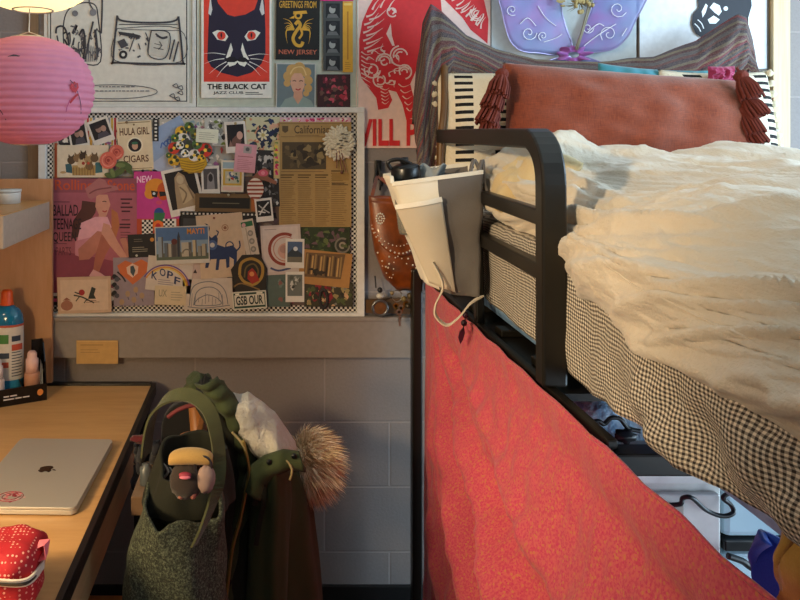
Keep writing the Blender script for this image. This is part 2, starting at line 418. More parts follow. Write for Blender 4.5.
for p, q in (((24, 85), (2, 84)), ((23, 89), (3, 94)), ((25, 92), (8, 104)), ((27, 94), (15, 108)), ((47, 86), (68, 85)), ((49, 89), (68, 93)), ((48, 92), (66, 103)), ((46, 94), (59, 106))):
    a.stroke([p, ((p[0]+q[0])/2, (p[1]+q[1])/2-1.2), q], 1.0, '#f2ece0', taper=True)
a.text('THE BLACK CAT', 6, 114, 65, 119.5, '#17130f', .03); a.text('JAZZ CLUB', 12, 121.5, 42, 125, '#17130f', .01)
a.lines(44, 121.8, 62, 125.2, 2, '#5a544a', .8)
a.done()
# --- black card with yellow bird emblem
a = Art('new_jersey_card', 'black card with yellow emblem reading greetings from New Jersey', 'card', 276, -8, 319.5, 60, Y=YP, base='#17130f', rot=.6)
ye = '#d8a032'
a.text('GREETINGS FROM', 3, 9.5, 40, 16.5, ye, .01)
a.text('NEW JERSEY', 3, 58, 41, 64, '#c96a4c', .01)
for sg in (-1, 1):
    for k in range(6):
        a.stroke([(22+sg*4, 38), (22+sg*(8+k*.8), 30+k*2), (22+sg*(15-k*.9), 27+k*5)], 1.5, ye, taper=True)
a.stroke([(19, 33), (22, 30), (24, 34), (20, 40), (17, 47), (20, 53), (25, 54), (27, 50)], 3.2, ye)
a.stroke([(24, 36), (26, 42), (23, 47)], 2.2, ye); a.circ(22, 24, 4, ye); a.circ(22, 24, 2, '#17130f'); a.poly([(17, 20), (30, 19), (31, 22), (17, 23)], ye); a.poly([(18, 24), (13, 27), (18, 27)], ye)
a.done()
a = Art('photo_strip', 'black and white photo booth strip of four frames', 'photo', 323, -2, 342.5, 71, Y=YP, base='#4b4c4a')
for k in range(4):
    y = 6+k*17.4; a.rect(2.5, y, 16.5, y+14.5, '#15151a'); a.circ(9, y+6, 3.2, '#a7a59e', ry=4); a.poly([(3.5, y+14.3), (5, y+10.5), (13, y+10.5), (15.5, y+14.3)], '#6c6b6a'); a.circ(10.5, y+3, 3.4, '#2b2a2e', ry=2)
a.done()
a = Art('yellow_ticket', 'narrow bright yellow ticket beside the photo booth strip', 'ticket', 342.5, 2, 352.5, 72.5, Y=YP-.001, base='#e0a42f')
a.rect(1, 1.5, 8.8, 4, '#f0c96a'); a.rect(4.2, 10, 5.6, 58, '#b87420'); a.lines(2, 60, 8, 68, 4, '#a9671c', .5); a.done()
a = Art('pink_flyer', 'bottom of a hot pink flyer above the photo strip', 'flyer', 320, -30, 353, 1.6, Y=YP-.0018, base='#d42a78'); a.lines(4, 4, 28, 24, 5, '#f0d5e2', 1.4); a.done()
# --- vintage portrait
a = Art('portrait_photo', 'colour photo of a person with curled blonde hair on grey ground', 'photo', 276, 63.5, 315.5, 108.5, Y=YP, base='#c9c4b8', rot=.5)
a.rect(1, 1, 38.5, 44, '#6d7a7c'); hair = '#c99a58'
for x, y, r in ((16, 7, 6), (23, 5, 6), (30, 9, 5), (32, 17, 4.5), (32, 25, 4), (12, 13, 5), (30, 30, 3), (11, 20, 3.5), (20, 9, 7)): a.circ(x, y, r, hair)
a.poly([(15, 14), (18, 10), (25, 10), (28, 15), (28.5, 22), (26, 29), (22, 32), (17, 28), (14.5, 21)], '#d9a183')
a.poly([(18, 28), (26, 28), (27, 36), (22, 41), (17, 36)], '#cf9576')
a.poly([(4, 44), (9, 36), (17, 33), (22, 41), (27, 33), (35, 37), (38.4, 44)], '#8d9a90')
a.stroke([(16.5, 18), (18, 17.2), (20, 18)], .9, '#5a3a2c'); a.stroke([(23, 18), (25, 17.2), (26.7, 18)], .9, '#5a3a2c'); a.stroke([(19.5, 25.5), (22, 26.6), (24.5, 25.3)], 1.3, '#b23a34')
a.stroke([(14, 11), (18, 5), (26, 4), (30, 12)], 1.2, '#e3bd7c'); a.done()
a = Art('red_photo', 'small dark red photo of berries and leaves', 'photo', 317, 74.5, 350, 109.5, Y=YP, base='#3c1518'); a.blobs(1, 1, 32, 34, 46, ['#a3273a', '#5a1420', '#c24a5c', '#2b1416', '#7c2030', '#6b4a3e'], (1.5, 4), 5); a.done()
# --- tiger poster
pk = '#ecc9bd'
a = Art('tiger_poster', 'large pale pink poster with a red patterned tiger', 'poster', 356, -60, 490, 148, Y=-.004, base=pk)
rd = '#d6242c'
def T(pts): return [(x-356, y+60) for x, y in pts]
a.circ(60, 78, 26, '#d32a2c', ry=52)
tig = T([(376, -6), (368, 8), (362, 22), (359, 40), (359, 66), (361, 78), (370, 90), (376, 98), (378, 110), (388, 108), (392, 100), (388, 90), (396, 92), (402, 104), (406, 120), (412, 118), (414, 100), (410, 84), (416, 70), (414, 55), (404, 45), (392, 46), (386, 34), (392, 20), (398, 10), (396, -6)])
a.poly(tig, rd)
tig2 = T([(440, -20), (444, 0), (454, 10), (462, 18), (470, 30), (480, 38), (487, 44), (488, 20), (484, 2), (478, -12), (470, -20)])
a.poly(tig2, rd)
for x, y, k in ((366, 12, 0), (364, 20, 1), (363, 28, 2), (363, 36, 3), (364, 44, 4)):
    a.stroke(T([(x, y+5), (x+7, y+2), (x+14+k*.5, y-8+k)]), 2.1, pk, taper=True); a.stroke(T([(x+3, y+8), (x+12, y+5), (x+20, y-2+k)]), 2.0, pk, taper=True)
for x, y in ((372, 2), (380, 0), (388, 2)): a.stroke(T([(x, y+8), (x+3, y+2), (x+8, y-4)]), 2, pk, taper=True)
rr = random.Random(3)
for cx_, cy_, r0 in ((400, 56, 10), (384, 62, 8), (372, 70, 8), (380, 80, 7), (404, 72, 7), (392, 12, 5)):
    for k in range(3):
        a0 = rr.uniform(0, 300); a.ring(cx_-356, cy_+60, r0*(1-.3*k), 1.5, pk, a0, a0+190, 10)
for k in range(16):
    t0 = k*.9; x, y = 392+12*math.cos(t0)-(k % 4)*5, 66+16*math.sin(t0*1.3); a.stroke(T([(x, y), (x+4*math.cos(t0*2), y+4*math.sin(t0*2)), (x+8*math.cos(t0*2+.9), y+8*math.sin(t0*2+.9))]), 2.0, pk, taper=True)
for k in range(9):
    y = 52+k*4.2; a.stroke(T([(361, y), (366, y+3), (372-k*.3, y+2+k*.6)]), 1.3, pk, taper=True)
for k in range(5): a.stroke(T([(380+k*.4, 88+k*3.5), (385, 90+k*3.5), (389, 88+k*3.2)]), 1.2, pk, taper=True)
for k in range(5): a.stroke(T([(398+k*2, 84+k*6), (403+k*1.6, 87+k*6), (411+k*.3, 84+k*6)]), 1.3, pk, taper=True)
for k in range(7): a.stroke(T([(446+k*5, -4+k*5), (452+k*5, -6+k*4), (458+k*4, -14+k*5)]), 1.8, pk, taper=True)
for k in range(6): a.stroke(T([(455+k*5, 9+k*4), (461+k*4, 8+k*3), (470+k*3, 2+k*3)]), 1.8, pk, taper=True)
for k in range(3): a.ring(476-356, 14+60, 7-2*k, 1.2, pk, 40*k, 40*k+220, 10)
a.text('WILL P', -9, 179, 61, 206, '#d2262a', .03)
a.done()
# --- wings hanging on the wall, pale panel behind
a = Art('pale_poster', 'pale grey poster sheet behind the purple wings', 'poster', 491, -60, 635.5, 71, Y=-.004, base='#c7d0d2'); a.done()
wing_m = NM('lilac_organza', .35); v = wing_m.coord('Object'); f = wing_m.noise(v, 9, 3)
wing_m.col(wing_m.ramp(f, [(.34, rgb('#7f8fc4')), (.5, rgb('#9184c4')), (.66, rgb('#a56fba'))])); wing_m.b.inputs['Sheen Weight'].default_value = .5
wing_m.b.inputs['Alpha'].default_value = .6
wings = thing('fairy_wings', 'purple toy fairy wings with silver glitter swirls', 'wings', P(572, 66, -.03))
def wing(pts, name, swirls, par):
    c = catmull([(x, y, 0) for x, y in pts], 5, True)
    bm = B(); cx_, cy_ = sum(p.x for p in c)/len(c), sum(p.y for p in c)/len(c)
    def f(u, v):
        p = c[int(round(u*len(c))) % len(c)]; x, y = cx_+(p.x-cx_)*v, cy_+(p.y-cy_)*v
        return P(x, y, -.022-.016*abs(x-573)/60+.0015*noise.noise(Vector((x*.06, y*.06, 0))))
    grid(bm, f, len(c), 8, wrap=True); bmesh.ops.remove_doubles(bm, verts=bm.verts, dist=1e-6)
    o = obj(name, bm, wing_m.m, par, smooth=True, solid=.0008)
    bm = B(); tube(bm, [P(p.x, p.y, -.022-.016*abs(p.x-573)/60) for p in c], .0016, 5, closed=True); obj('wire_edge', bm, M('#a9a0c8', .3, .5), o)
    if swirls:
        for s_ in swirls:
            bm = B()
            if len(s_) == 4 and not isinstance(s_[0], tuple):
                x, y, r, a0 = s_; q = [(x+r*(1-k/16)*math.cos(a0+k*.62), y+r*(1-k/16)*math.sin(a0+k*.62)) for k in range(15)]
            else: q = [(p.x, p.y) for p in catmull([(x, y, 0) for x, y in s_], 5)]
            tube(bm, [P(x, y, -.0265-.016*abs(x-573)/60) for x, y in q], .0011, 5)
            obj('glitter_swirl', bm, M('#f2f2f8', .3), o)
    return o
wing([(497, -45), (497, -10), (502, 12), (505, 26), (511, 42), (522, 51), (540, 53), (556, 55), (568, 50), (572, 44), (567, 30), (562, 12), (560, -10), (545, -40), (520, -60)], 'upper_wing',
     [(529, 33, 8, 0), (512, 10, 6, 1), (543, 36, 5, 2), ((520, 24), (528, 18), (536, 26)), ((538, 6), (546, 18), (556, 26)), ((544, 42), (556, 38), (562, 34)), (520, -12, 9, 1)], wings)
wing([(650, -45), (655, -20), (644, 5), (636, 20), (628, 36), (616, 48), (600, 52), (588, 52), (579, 50), (577, 42), (583, 28), (590, 12), (598, -12), (615, -45), (632, -60)], 'upper_wing',
     [(618, 9, 9, .4), (609, 34, 9, 2.4), (582+6, 28, 6, 0), ((584, 46), (594, 38), (606, 30), (616, 24)), ((588, 32), (598, 24), (604, 26)), ((622, 36), (627, 28)), (622, -20, 9, 0)], wings)
wing([(540, 66), (550, 60), (568, 56), (572, 62), (566, 70), (550, 72)], 'lower_wing', None, wings); wing([(606, 66), (596, 60), (580, 56), (576, 62), (582, 70), (598, 72)], 'lower_wing', None, wings)
bm = B()
def ruf(u, v):
    a_ = 2*PI*u; r = (.014+.026*v)*(1+.18*math.sin(a_*9)*v); return P(573, 55, -.034)+Vector((r*math.cos(a_)*1.15, -.012*math.sin(a_*7)*v-.004, r*.62*math.sin(a_)))
grid(bm, ruf, 90, 5, wrap=True); obj('ruffle', bm, cloth('plum_tulle', '#8d4b96', '#a965b0', 90, 600), wings, smooth=True, solid=.001)
# dried flowers hanging upside down over the wings
df = thing('dried_flowers', 'small dried flower bunch hanging over the purple wings', 'flowers', P(578, 15, -.05))
bm = B()
for q in ([(594, -22), (590, 8), (582, 34), (577, 50)], [(590, -22), (588, 8), (581, 34), (575.5, 49)]): tube(bm, [P(x, y, -.046) for x, y in q], .0028, 6)
obj('stems', bm, M('#8a8472', .8), df, smooth=True)
bm = B(); r = random.Random(4)
for k in range(30):
    q0 = P(580, 2, -.05); d = Vector((r.uniform(-.06, .045), r.uniform(-.02, .005), r.uniform(-.03, .03))); tube(bm, [q0, q0+d*.5+Vector((0, 0, -.004)), q0+d], [.0014, .001, .0004], 4)
obj('twigs', bm, M('#6f6548', .9), df)
bm = B()
for k in range(12): ellipsoid(bm, P(584+r.uniform(-9, 9), 5+r.uniform(-5, 7), -.056), (.006, .005, .0065), 8, 6, amp=.4, fr=3, seed=k)
for k in range(14): ellipsoid(bm, P(566+r.uniform(-8, 12), 0+r.uniform(-3, 7), -.052), (.008, .001, .003), 8, 4)
obj('blooms', bm, cloth('dried_bloom', '#8a7444', '#c4ac72', 120, 700), df, smooth=True)
# --- stencilled face on the white panel
a = Art('face_stencil', 'black cut out stencil of a face resting on a hand', 'sticker', 688, -40, 750, 38, Y=-.008, base=None)
def S(pts): return [(x-688, y+40) for x, y in pts]
a.poly(S([(694, -20), (700, -34), (720, -40), (740, -36), (748, -15), (750, 6), (746, 20), (735, 26), (722, 30), (706, 36), (700, 38), (694, 34), (690, 25), (691, 15), (697, 8)]), '#1b1c26')
a.poly(S([(708, 8), (712, 3), (718, 6), (720, 12), (717, 16), (713, 13)]), '#e6e9ee'); a.poly(S([(700, 12), (704, 4), (706, 6), (704, 13), (701, 18)]), '#e6e9ee')
a.poly(S([(706, 20), (712, 16), (718, 20), (714, 24), (708, 24)]), '#e6e9ee'); a.circ(724-688, 9+40, 2.2, '#e6e9ee'); a.stroke(S([(693, 24), (697, 28), (699, 32)]), 1.1, '#e6e9ee'); a.stroke(S([(696, 20), (700, 24), (702, 29)]), 1.0, '#e6e9ee')
a.poly(S([(708, -3), (716, -6), (724, -3), (716, 0)]), '#e6e9ee'); a.poly(S([(729, -4), (736, -7), (742, -3), (736, 0)]), '#e6e9ee')
a.done()
# ================================================================== the pin board and everything on it
pb = thing('pin_board', 'wide white framed pin board with black and white checked border', 'board', P(201, 317))
def W(x, y, Y=0.0): return Vector(((x-VX)*D/F, Y, CAMZ-(y-VY)*D/F))
chk = NM('checker_border', .6); cv = chk.coord('Object', (1, 1, 1), (0, 0, 0), (.0007, .5, .0007))
ck = chk.n('ShaderNodeTexChecker'); ck.inputs['Scale'].default_value = 1/.0066; ck.inputs['Color1'].default_value = rgb('#111'); ck.inputs['Color2'].default_value = rgb('#dcd7cf')
chk.l(cv, ck.inputs['Vector']); chk.col(ck.outputs['Color'])
obj('cork', box(B(), W(46, 311, -.009), W(357, 112, -.0001)), cloth('cork', '#a78a68', '#bfa27e', 200, 500), pb)
bm = B()
for x0, y0, x1, y1 in ((47.5, 112.5, 356.5, 119), (47.5, 304.5, 356.5, 311.5), (47.5, 119, 54, 304.5), (350, 119, 356.5, 304.5)): box(bm, W(x0, y1, -.0095), W(x1, y0, -.0088))
obj('checked_border', bm, chk.m, pb)
bm = B()
for x0, y0, x1, y1 in ((40.5, 107.5, 363.5, 113), (40.5, 311.5, 363.5, 317), (40.5, 113, 47.8, 311.5), (356.2, 113, 363.5, 311.5)):
    box(bm, W(x0, y1, -.022), W(x1, y0, 0))
obj('frame', bm, M('#dedbd6', .4), pb, bevel=.0012)
G = 'pictures and cuttings on the pin board'
def A_(name, label, cat, x0, y0, x1, y1, rot=0, lvl=1, base='#e6dfd2', **k):
    return Art(name, label, cat, x0, y0, x1, y1, rot, lvl, base, group=G, **k)
GR = ['#16161a', '#3a3a3e', '#6f6e70', '#a09e9c', '#26262c']
# backing papers
a = A_('patterned_paper', 'busy patterned backing paper across the top of the pin board', 'paper', 54, 119, 350, 176, lvl=0, base='#a5a39c'); a.blobs(0, 0, 296, 57, 420, ['#8aa0a8', '#c9c3b4', '#a33c3c', '#3d4a3a', '#d9b24a', '#2a2a30', '#8f5a8a', '#dcd6ca'], (1.5, 4.5), 11); a.done()
a = A_('magenta_paper', 'dark collage paper low on the pin board', 'paper', 54, 176.5, 350, 304.5, lvl=0, base='#6c5a58'); a.blobs(0, 0, 296, 128, 420, ['#4a3c40', '#8a2a4a', '#86766c', '#2c2a30', '#9b8a76', '#5d4a52'], (2, 6), 12); a.done()
# left column
a = A_('striped_card', 'card of thin colourful stripes behind two instant photos', 'card', 87, 118, 119, 145, lvl=1, base='#d9d2c6')
for k, c in enumerate(['#c23a3a', '#e0b04a', '#6a86a8', '#efe8dc', '#b04a6a', '#4a6a4a', '#d9763a', '#8a8a90', '#c9a23c', '#b03040']): a.rect(1+k*3, 0, 3+k*3, 27, c)
a.done()
a = A_('rust_ribbon', 'thin rust coloured strip at the left edge of the pin board', 'ribbon', 56, 143, 60, 180, lvl=2, base='#9a4526'); a.rect(1.6, 0, 2.2, 37, '#c26a40'); a.done()
def instant(name, label, cx, cy, w, h, rot, lvl, seed, cols=GR, m=(.1, .1, .1, .22), fn=None, bg='#1c1a1e', base='#ddd6cc'):
    a = A_(name, label, 'photo', cx-w/2, cy-h/2, cx+w/2, cy+h/2, rot, lvl, base)
    x0, y0, x1, y1 = w*m[0], h*m[1], w*(1-m[2]), h*(1-m[3]); a.rect(x0, y0, x1, y1, bg)
    if fn: fn(a, x0, y0, x1, y1)
    else: a.blobs(x0+.3, y0+.3, x1-.3, y1-.3, 14, cols, (1.2, 3.6), seed)
    return a.done()
def couple(a, x0, y0, x1, y1):
    w, h = x1-x0, y1-y0; a.circ(x0+w*.42, y0+h*.45, w*.17, '#9a7a6c', ry=h*.2); a.circ(x0+w*.7, y0+h*.5, w*.15, '#b08c7c', ry=h*.18)
    a.poly([(x0+w*.2, y1), (x0+w*.3, y0+h*.7), (x0+w*.8, y0+h*.66), (x0+w*.95, y1)], '#4a4650'); a.circ(x0+w*.4, y0+h*.3, w*.2, '#2c2226', ry=h*.1)
instant('instant_photo', 'half hidden small instant photo nearest the lantern, leftmost of three', 66, 142, 15, 21, -14, 2, 1)
instant('instant_photo', 'middle one of the three instant photos beside the lantern', 80, 136, 19, 29, -10, 3, 2, fn=couple)
instant('instant_photo', 'square instant photo of two people tilted left under the cigar label', 102, 131, 22, 25, -20, 4, 3, fn=couple)
a = A_('kitten_card', 'cream postcard of kittens in a basket', 'postcard', 59, 145, 110, 177, 0, 5, '#dccdb4')
a.poly([(9, 27), (8, 19), (14, 18), (16, 28)], '#2f5a66'); a.poly([(36, 28), (38, 17), (44, 17), (45, 27)], '#3a6a70'); a.rect(15, 20, 38, 30, '#b09058')
for x, y, c in ((14, 15, '#54402c'), (20, 13, '#8a6a48'), (26, 11, '#3c2c20'), (31, 15, '#a88a60'), (37, 13, '#6b5238'), (24, 19, '#d0b890'), (32, 21, '#7a5c3c')): a.circ(x, y, 4, c); a.poly([(x-3, y-3), (x-2.6, y-6.2), (x-.6, y-3.8)], c); a.poly([(x+3, y-3), (x+2.6, y-6.2), (x+.6, y-3.8)], c)
a.circ(26, 18, 1.6, '#a03028'); a.circ(31, 18, 1.3, '#c04a38'); a.circ(6, 27, 3, '#b59668', ry=1.2)
for k in range(8): a.rect(16+k*2.8, 22, 16.8+k*2.8, 30, '#8c6c3c')
a.done()
a = A_('cigar_label', 'cream label reading hula girl cigars with a round medallion', 'label', 119, 121, 153.5, 170, -3, 4, '#dcc9a6')
a.rect(1.2, 1.2, 33, 1.9, '#7a5c38'); a.rect(1.2, 47, 33, 47.6, '#7a5c38'); a.text('HULA GIRL', 2.5, 6.5, 32, 14, '#5b3420', .02); a.circ(17, 24, 8, '#e8dcc0'); a.circ(17, 24, 6.6, '#1f1c22'); a.circ(17, 25, 3, '#c49a80', ry=3.6); a.circ(17, 22, 3.2, '#2f6a50', ry=1.5)
a.text('CIGARS', 5, 34, 30, 41, '#5b3420', .02); a.circ(17, 3.6, 1, '#7a5c38'); a.done()
a = A_('rose_cutting', 'cut out of two coral roses with green leaves', 'cutting', 102, 145, 137, 181, 0, 8, base=None)
gl = '#4d5f34'
for x, y, r, t_ in ((24, 20, 8, .3), (18, 27, 7, -.5), (10, 30, 6, .2), (28, 24, 6, .9), (12, 27, 5, 1.2), (20, 20, 5, 0)): a.circ(x, y, r, gl if r > 5 else '#6a7a48', ry=r*.45, a=t_)
for cx_, cy_, r in ((16, 7, 7.5), (8, 15, 8.5)):
    a.circ(cx_, cy_, r, '#cf6655'); a.ring(cx_, cy_, r*.7, 1.3, '#e08a78', 20, 250, 12); a.ring(cx_+.5, cy_, r*.42, 1.2, '#a8443c', 100, 360, 10); a.circ(cx_, cy_, r*.2, '#a03a34')
a.done()
a = A_('film_edge', 'short black film edge with white holes beside the cigar label', 'film', 154, 119, 159.5, 141, 0, 5, '#1a1a1c')
for k in range(6): a.rect(1.6, 1.4+k*3.6, 4, 3.2+k*3.6, '#d8d4ca')
a.done()
# magazine
a = A_('magazine', 'large pink magazine cover with a crouching person in a cowboy hat', 'magazine', 53, 178, 138, 291, 0, 6, '#a65a68')
a.rect(0, 0, 85, 14, '#8e4a58'); a.poly([(0, 70), (85, 86), (85, 113), (0, 113)], '#8a3c50')
a.text('Rolling', 4, 1.5, 42, 14.5, '#c4502c', .01); a.text('Stone', 56, 1.5, 83, 12, '#c4502c', .01)
sk = '#c98f7c'
a.poly([(31, 22), (30, 30), (22, 42), (20, 60), (27, 58), (36, 46), (44, 34), (46, 24)], '#4f2a26'); a.poly([(60, 30), (66, 34), (68, 46), (64, 60), (60, 50)], '#b06a44')
a.poly([(45, 16), (56, 16), (59, 26), (55, 37), (48, 37), (44, 28)], sk); a.stroke([(51, 23), (53, 22.6), (55, 23.2)], .9, '#4a2a24'); a.stroke([(51, 32), (53.5, 33), (55.5, 31.8)], 1.2, '#a83a38'); a.poly([(48, 35), (54, 36), (56, 42), (46, 41)], sk)
a.poly([(37, 19), (34, 10), (38, 7), (48, -1), (54, 2), (56, 6), (66, 8), (67, 11), (58, 13), (48, 16), (40, 21)], '#a86a6c'); a.stroke([(38, 15), (46, 11), (60, 9)], 1.4, '#7c4148')
a.poly([(30, 44), (44, 38), (56, 38), (60, 48), (58, 60), (44, 68), (28, 74), (25, 66)], '#dba0ac'); a.poly([(24, 62), (40, 58), (42, 66), (30, 78), (24, 76)], '#c98390')
a.poly([(27, 70), (46, 52), (58, 54), (60, 60), (52, 66), (38, 80), (28, 81)], '#b87463'); a.poly([(50, 56), (60, 54), (62, 62), (54, 76), (48, 92), (44, 98), (42, 90), (44, 76)], '#a8604f'); a.poly([(42, 90), (50, 94), (58, 100), (40, 101), (38, 96)], '#d7a0a0')
a.poly([(52, 44), (58, 46), (66, 62), (76, 78), (74, 84), (70, 80), (58, 66), (50, 54)], sk); a.poly([(68, 60), (74, 58), (79, 74), (79, 84), (76, 80)], '#b87a68')
for i, s_ in enumerate(('BALLAD', 'TEENAGE', 'QUEEN')): a.text(s_, 2, 26+i*13.5, 27+(i == 1)*3-(i == 2)*2, 37+i*13.5, '#2e1a22', .01)
a.lines(3, 21.5, 24, 25, 1, '#5a3040', .7); a.text('PARTS', 5, 68, 20, 76, '#5c2a3a', 0); a.lines(3, 63, 20, 66, 1, '#5c2a3a', .6)
for i in range(4): a.lines(69+(i % 2), 19+i*4, 81, 22+i*4, 1, '#4a2430', 1.5, i)
a.lines(70, 40, 81, 42, 1, '#4a2430', .9); a.lines(68, 44, 82, 50, 2, '#4a2430', 1.6, 4); a.lines(69, 52, 82, 60, 3, '#5c3440', .6); a.done()
a = A_('pink_doll_card', 'hot pink card with a cartoon figure in sunglasses and checked ribbons', 'card', 135, 171, 180, 238, 0, 5, '#c23a88')
a.rect(0, 47, 45, 67, '#b8482a'); a.text('NEW', 3, 5, 18, 11.5, '#f0d0e0', .01, 1); a.circ(22, 16, 11, '#d98a2c', ry=9); a.circ(16, 22, 5.5, '#d98a2c'); a.circ(29, 20, 6, '#c2551f', ry=9)
a.poly([(17, 19), (24, 20), (23, 26), (18, 25)], '#1b1b22'); a.poly([(25, 20), (33, 20), (33, 24), (26, 25)], '#1b1b22'); a.circ(20, 22, 1.4, '#c9d4da'); a.circ(25, 31, 3, '#d04a70', ry=2); a.circ(25, 41, 5, '#2a4a90'); a.poly([(20, 41), (31, 41), (30, 50), (20, 50)], '#2f7048')
def mini(x0, y0, x1, y1):
    nx, ny = int((x1-x0)/2.2), int((y1-y0)/2.2); a.rect(x0, y0, x1, y1, '#e6e2da')
    for i in range(nx):
        for j in range(ny):
            if (i+j) % 2: a.rect(x0+i*2.2, y0+j*2.2, x0+i*2.2+2.2, y0+j*2.2+2.2, '#16161a'); a.k -= 1
    a.k += 1
mini(8, 48, 19, 64); mini(29, 47, 42, 58); a.circ(24, 54, 5.5, '#e0702a'); a.circ(24, 54, 2.6, '#c22a2a'); a.done()
a = A_('black_card', 'small black card with gold lettering left of the city postcard', 'card', 129.5, 233, 158, 256, -3, 7, '#1d1a1c'); a.lines(4, 12, 20, 18, 3, '#8d8674', .7); a.circ(24, 6, 2, '#c98a3a'); a.circ(8, 21, 1.2, '#c9c3b4'); a.lines(6, 4, 16, 8, 2, '#6a6458', .6, 3); a.done()
a = A_('bird_card', 'cream card with a red and black bird on a branch', 'card', 60, 275, 113, 311, -1.5, 9, '#cfae92')
a.rect(3, 3, 50, 33, '#dcc0a6'); a.stroke([(16, 18), (24, 20), (32, 24), (36, 26)], 1.4, '#3a3a34'); a.circ(24, 15.5, 3, '#a8242c'); a.poly([(30, 22), (34, 10), (38, 12), (36, 18), (38, 22)], '#2a3230'); a.stroke([(17, 15), (22, 17)], 1.2, '#2a3230'); a.stroke([(18, 24), (22, 19)], 1, '#3a3a34'); a.stroke([(26, 26), (29, 22)], 1, '#3a3a34'); a.lines(28, 23, 42, 26, 2, '#6a4a40', .5)
a.circ(9, 28, 6, '#a8705a', ry=5); a.poly([(5, 23), (9, 20), (13, 23)], '#9a604c'); a.done()
a = A_('cluster_sticker', 'small black and white flower cut out beside the bird card', 'sticker', 110, 272, 122, 300, 0, 8, base=None)
for k in range(9): a.circ(6+3*math.sin(k*2.1), 3+k*2.7, 2.4, ['#1d1d24', '#4a4a54', '#a9a4a0'][k % 3])
a.done()
a = A_('pink_word_strip', 'dark and pink word strip along the left edge below the magazine', 'strip', 54.5, 262, 60, 303, 0, 5, '#2a2026')
for k in range(7): a.rect(1, 1.5+k*5.6, 4.4, 4.5+k*5.6, ['#b03a6a', '#d8d2cc'][k % 2])
a.done()
a = A_('orange_heart_card', 'lilac grey card with an orange heart and a small bird', 'card', 115, 256, 155, 304, -1, 7, '#93838c')
a.poly([(4, 8), (12, 3), (20, 6), (28, 2), (35, 6), (34, 14), (26, 22), (19, 27), (14, 22), (7, 16)], '#c7683a'); a.poly([(13, 10), (19, 6), (25, 9), (24, 16), (19, 20), (14, 16)], '#d9b8a4'); a.poly([(17, 9), (20, 8), (22, 13), (20, 19), (17, 15)], '#3a4a54')
a.stroke([(4, 14), (9, 19), (12, 24)], 1.6, '#26242c'); a.stroke([(3, 18), (7, 22)], 1.4, '#26242c')
for x, y in ((14, 36), (22, 32), (28, 38), (20, 42), (8, 44)): a.circ(x, y, 2.4, '#a88a6a', ry=3); a.stroke([(x, y+3), (x+1, y+6)], .7, '#4a4650')
a.done()
a = A_('rainbow_sheet', 'pale sheet with a purple and yellow arc of blue spikes', 'paper', 148, 256, 193, 290, 6, 8, '#cbbdb0')
a.ring(20, 32, 24, 1.4, '#6a4a8a', 205, 345, 20); a.ring(20, 32, 22, 1.6, '#c98a3c', 205, 345, 20); a.ring(20, 32, 20.4, 1.0, '#d8b83a', 230, 350, 20)
for k, ch_ in enumerate('KOPF'):
    x, y = 5+k*7.6, (15, 11, 13, 18)[k]; a.text(ch_, x, y, x+6, y+7.5, '#27345c', .02, -1.5)
a.lines(12, 22, 28, 30, 4, '#8a7f86', .7); a.circ(38, 30, 1.5, '#27345c'); a.done()
a = A_('letter_sheet', 'cream paper slip printed with faint letters at the bottom edge', 'paper', 156, 284, 187, 303, 2, 9, '#cdb897'); a.text('UX', 4, 4, 12, 11, '#8d8672', .01); a.lines(16, 5, 28, 15, 4, '#9a917c', .7); a.done()
a = A_('pencil_card', 'grey pencil drawing of a ruined arch on cream card', 'drawing', 184, 277, 233, 307, -2, 8, '#c7b7a8')
pc = '#6f7078'
for pts in ([(6, 26), (8, 12), (14, 5), (26, 3), (36, 6), (42, 14), (44, 26)], [(10, 26), (13, 14), (20, 9), (30, 9), (37, 15), (39, 26)], [(4, 27), (20, 29), (46, 27)], [(14, 20), (24, 16), (34, 20), (36, 26), (12, 26), (14, 20)]): a.stroke(pts, .9, pc)
for k in range(10): a.stroke([(8+k*3.4, 27-(k % 3)*2), (9+k*3.3, 14+(k % 4)*2)], .55, pc)
a.done()
# middle column
a = A_('blue_leaflet', 'pale blue leaflet with blue handwriting tilted behind the flower basket', 'leaflet', 146, 124, 196, 178, -28, 3, '#8fa4c4')
for k in range(4): a.stroke([(18+k*4, 20-k*2), (22+k*4, 16), (24+k*4, 21), (29+k*3, 15)], 1.2, '#3a5fa8')
a.poly([(0, 30), (50, 22), (50, 54), (0, 54)], '#a9b4cc'); a.done()
a = A_('floral_paper', 'pale floral paper strip along the top beside the film edge', 'paper', 160, 119, 206, 137, 0, 2, '#b9b4a8'); a.blobs(0, 0, 46, 18, 40, ['#c98a84', '#7a8a6a', '#d9d2c8', '#9a6a72'], (1.2, 3), 4); a.done()
instant('instant_photo', 'tilted instant photo of a pale stone statue', 184, 190, 35, 47, -13, 6, 3, m=(.08, .07, .08, .14), bg='#1a1618',
        fn=lambda a, x0, y0, x1, y1: (a.poly([(x0+5, y1), (x0+7, y0+18), (x0+9, y0+6), (x0+14, y0+1), (x0+19, y0+6), (x0+21, y0+18), (x0+26, y0+28), (x0+28, y1)], '#a08a6c'), a.circ(x0+14, y0+9, 3.6, '#bba888', ry=4.4), a.poly([(x0+11, y0+14), (x0+18, y0+14), (x0+22, y0+30), (x0+12, y0+34)], '#b8a27e'), a.stroke([(x0+12, y0+16), (x0+17, y0+24), (x0+12, y0+32)], 1.6, '#7d6a50'), a.stroke([(x0+20, y0+16), (x0+23, y0+30)], 1.4, '#7d6a50')))
a = A_('flower_basket_cutting', 'cut out yellow basket overflowing with bright flowers', 'cutting', 168, 122, 214, 174, 0, 9, base=None)
a.poly([(12, 36), (38, 34), (40, 42), (34, 50), (22, 51), (14, 46)], '#c49a24')
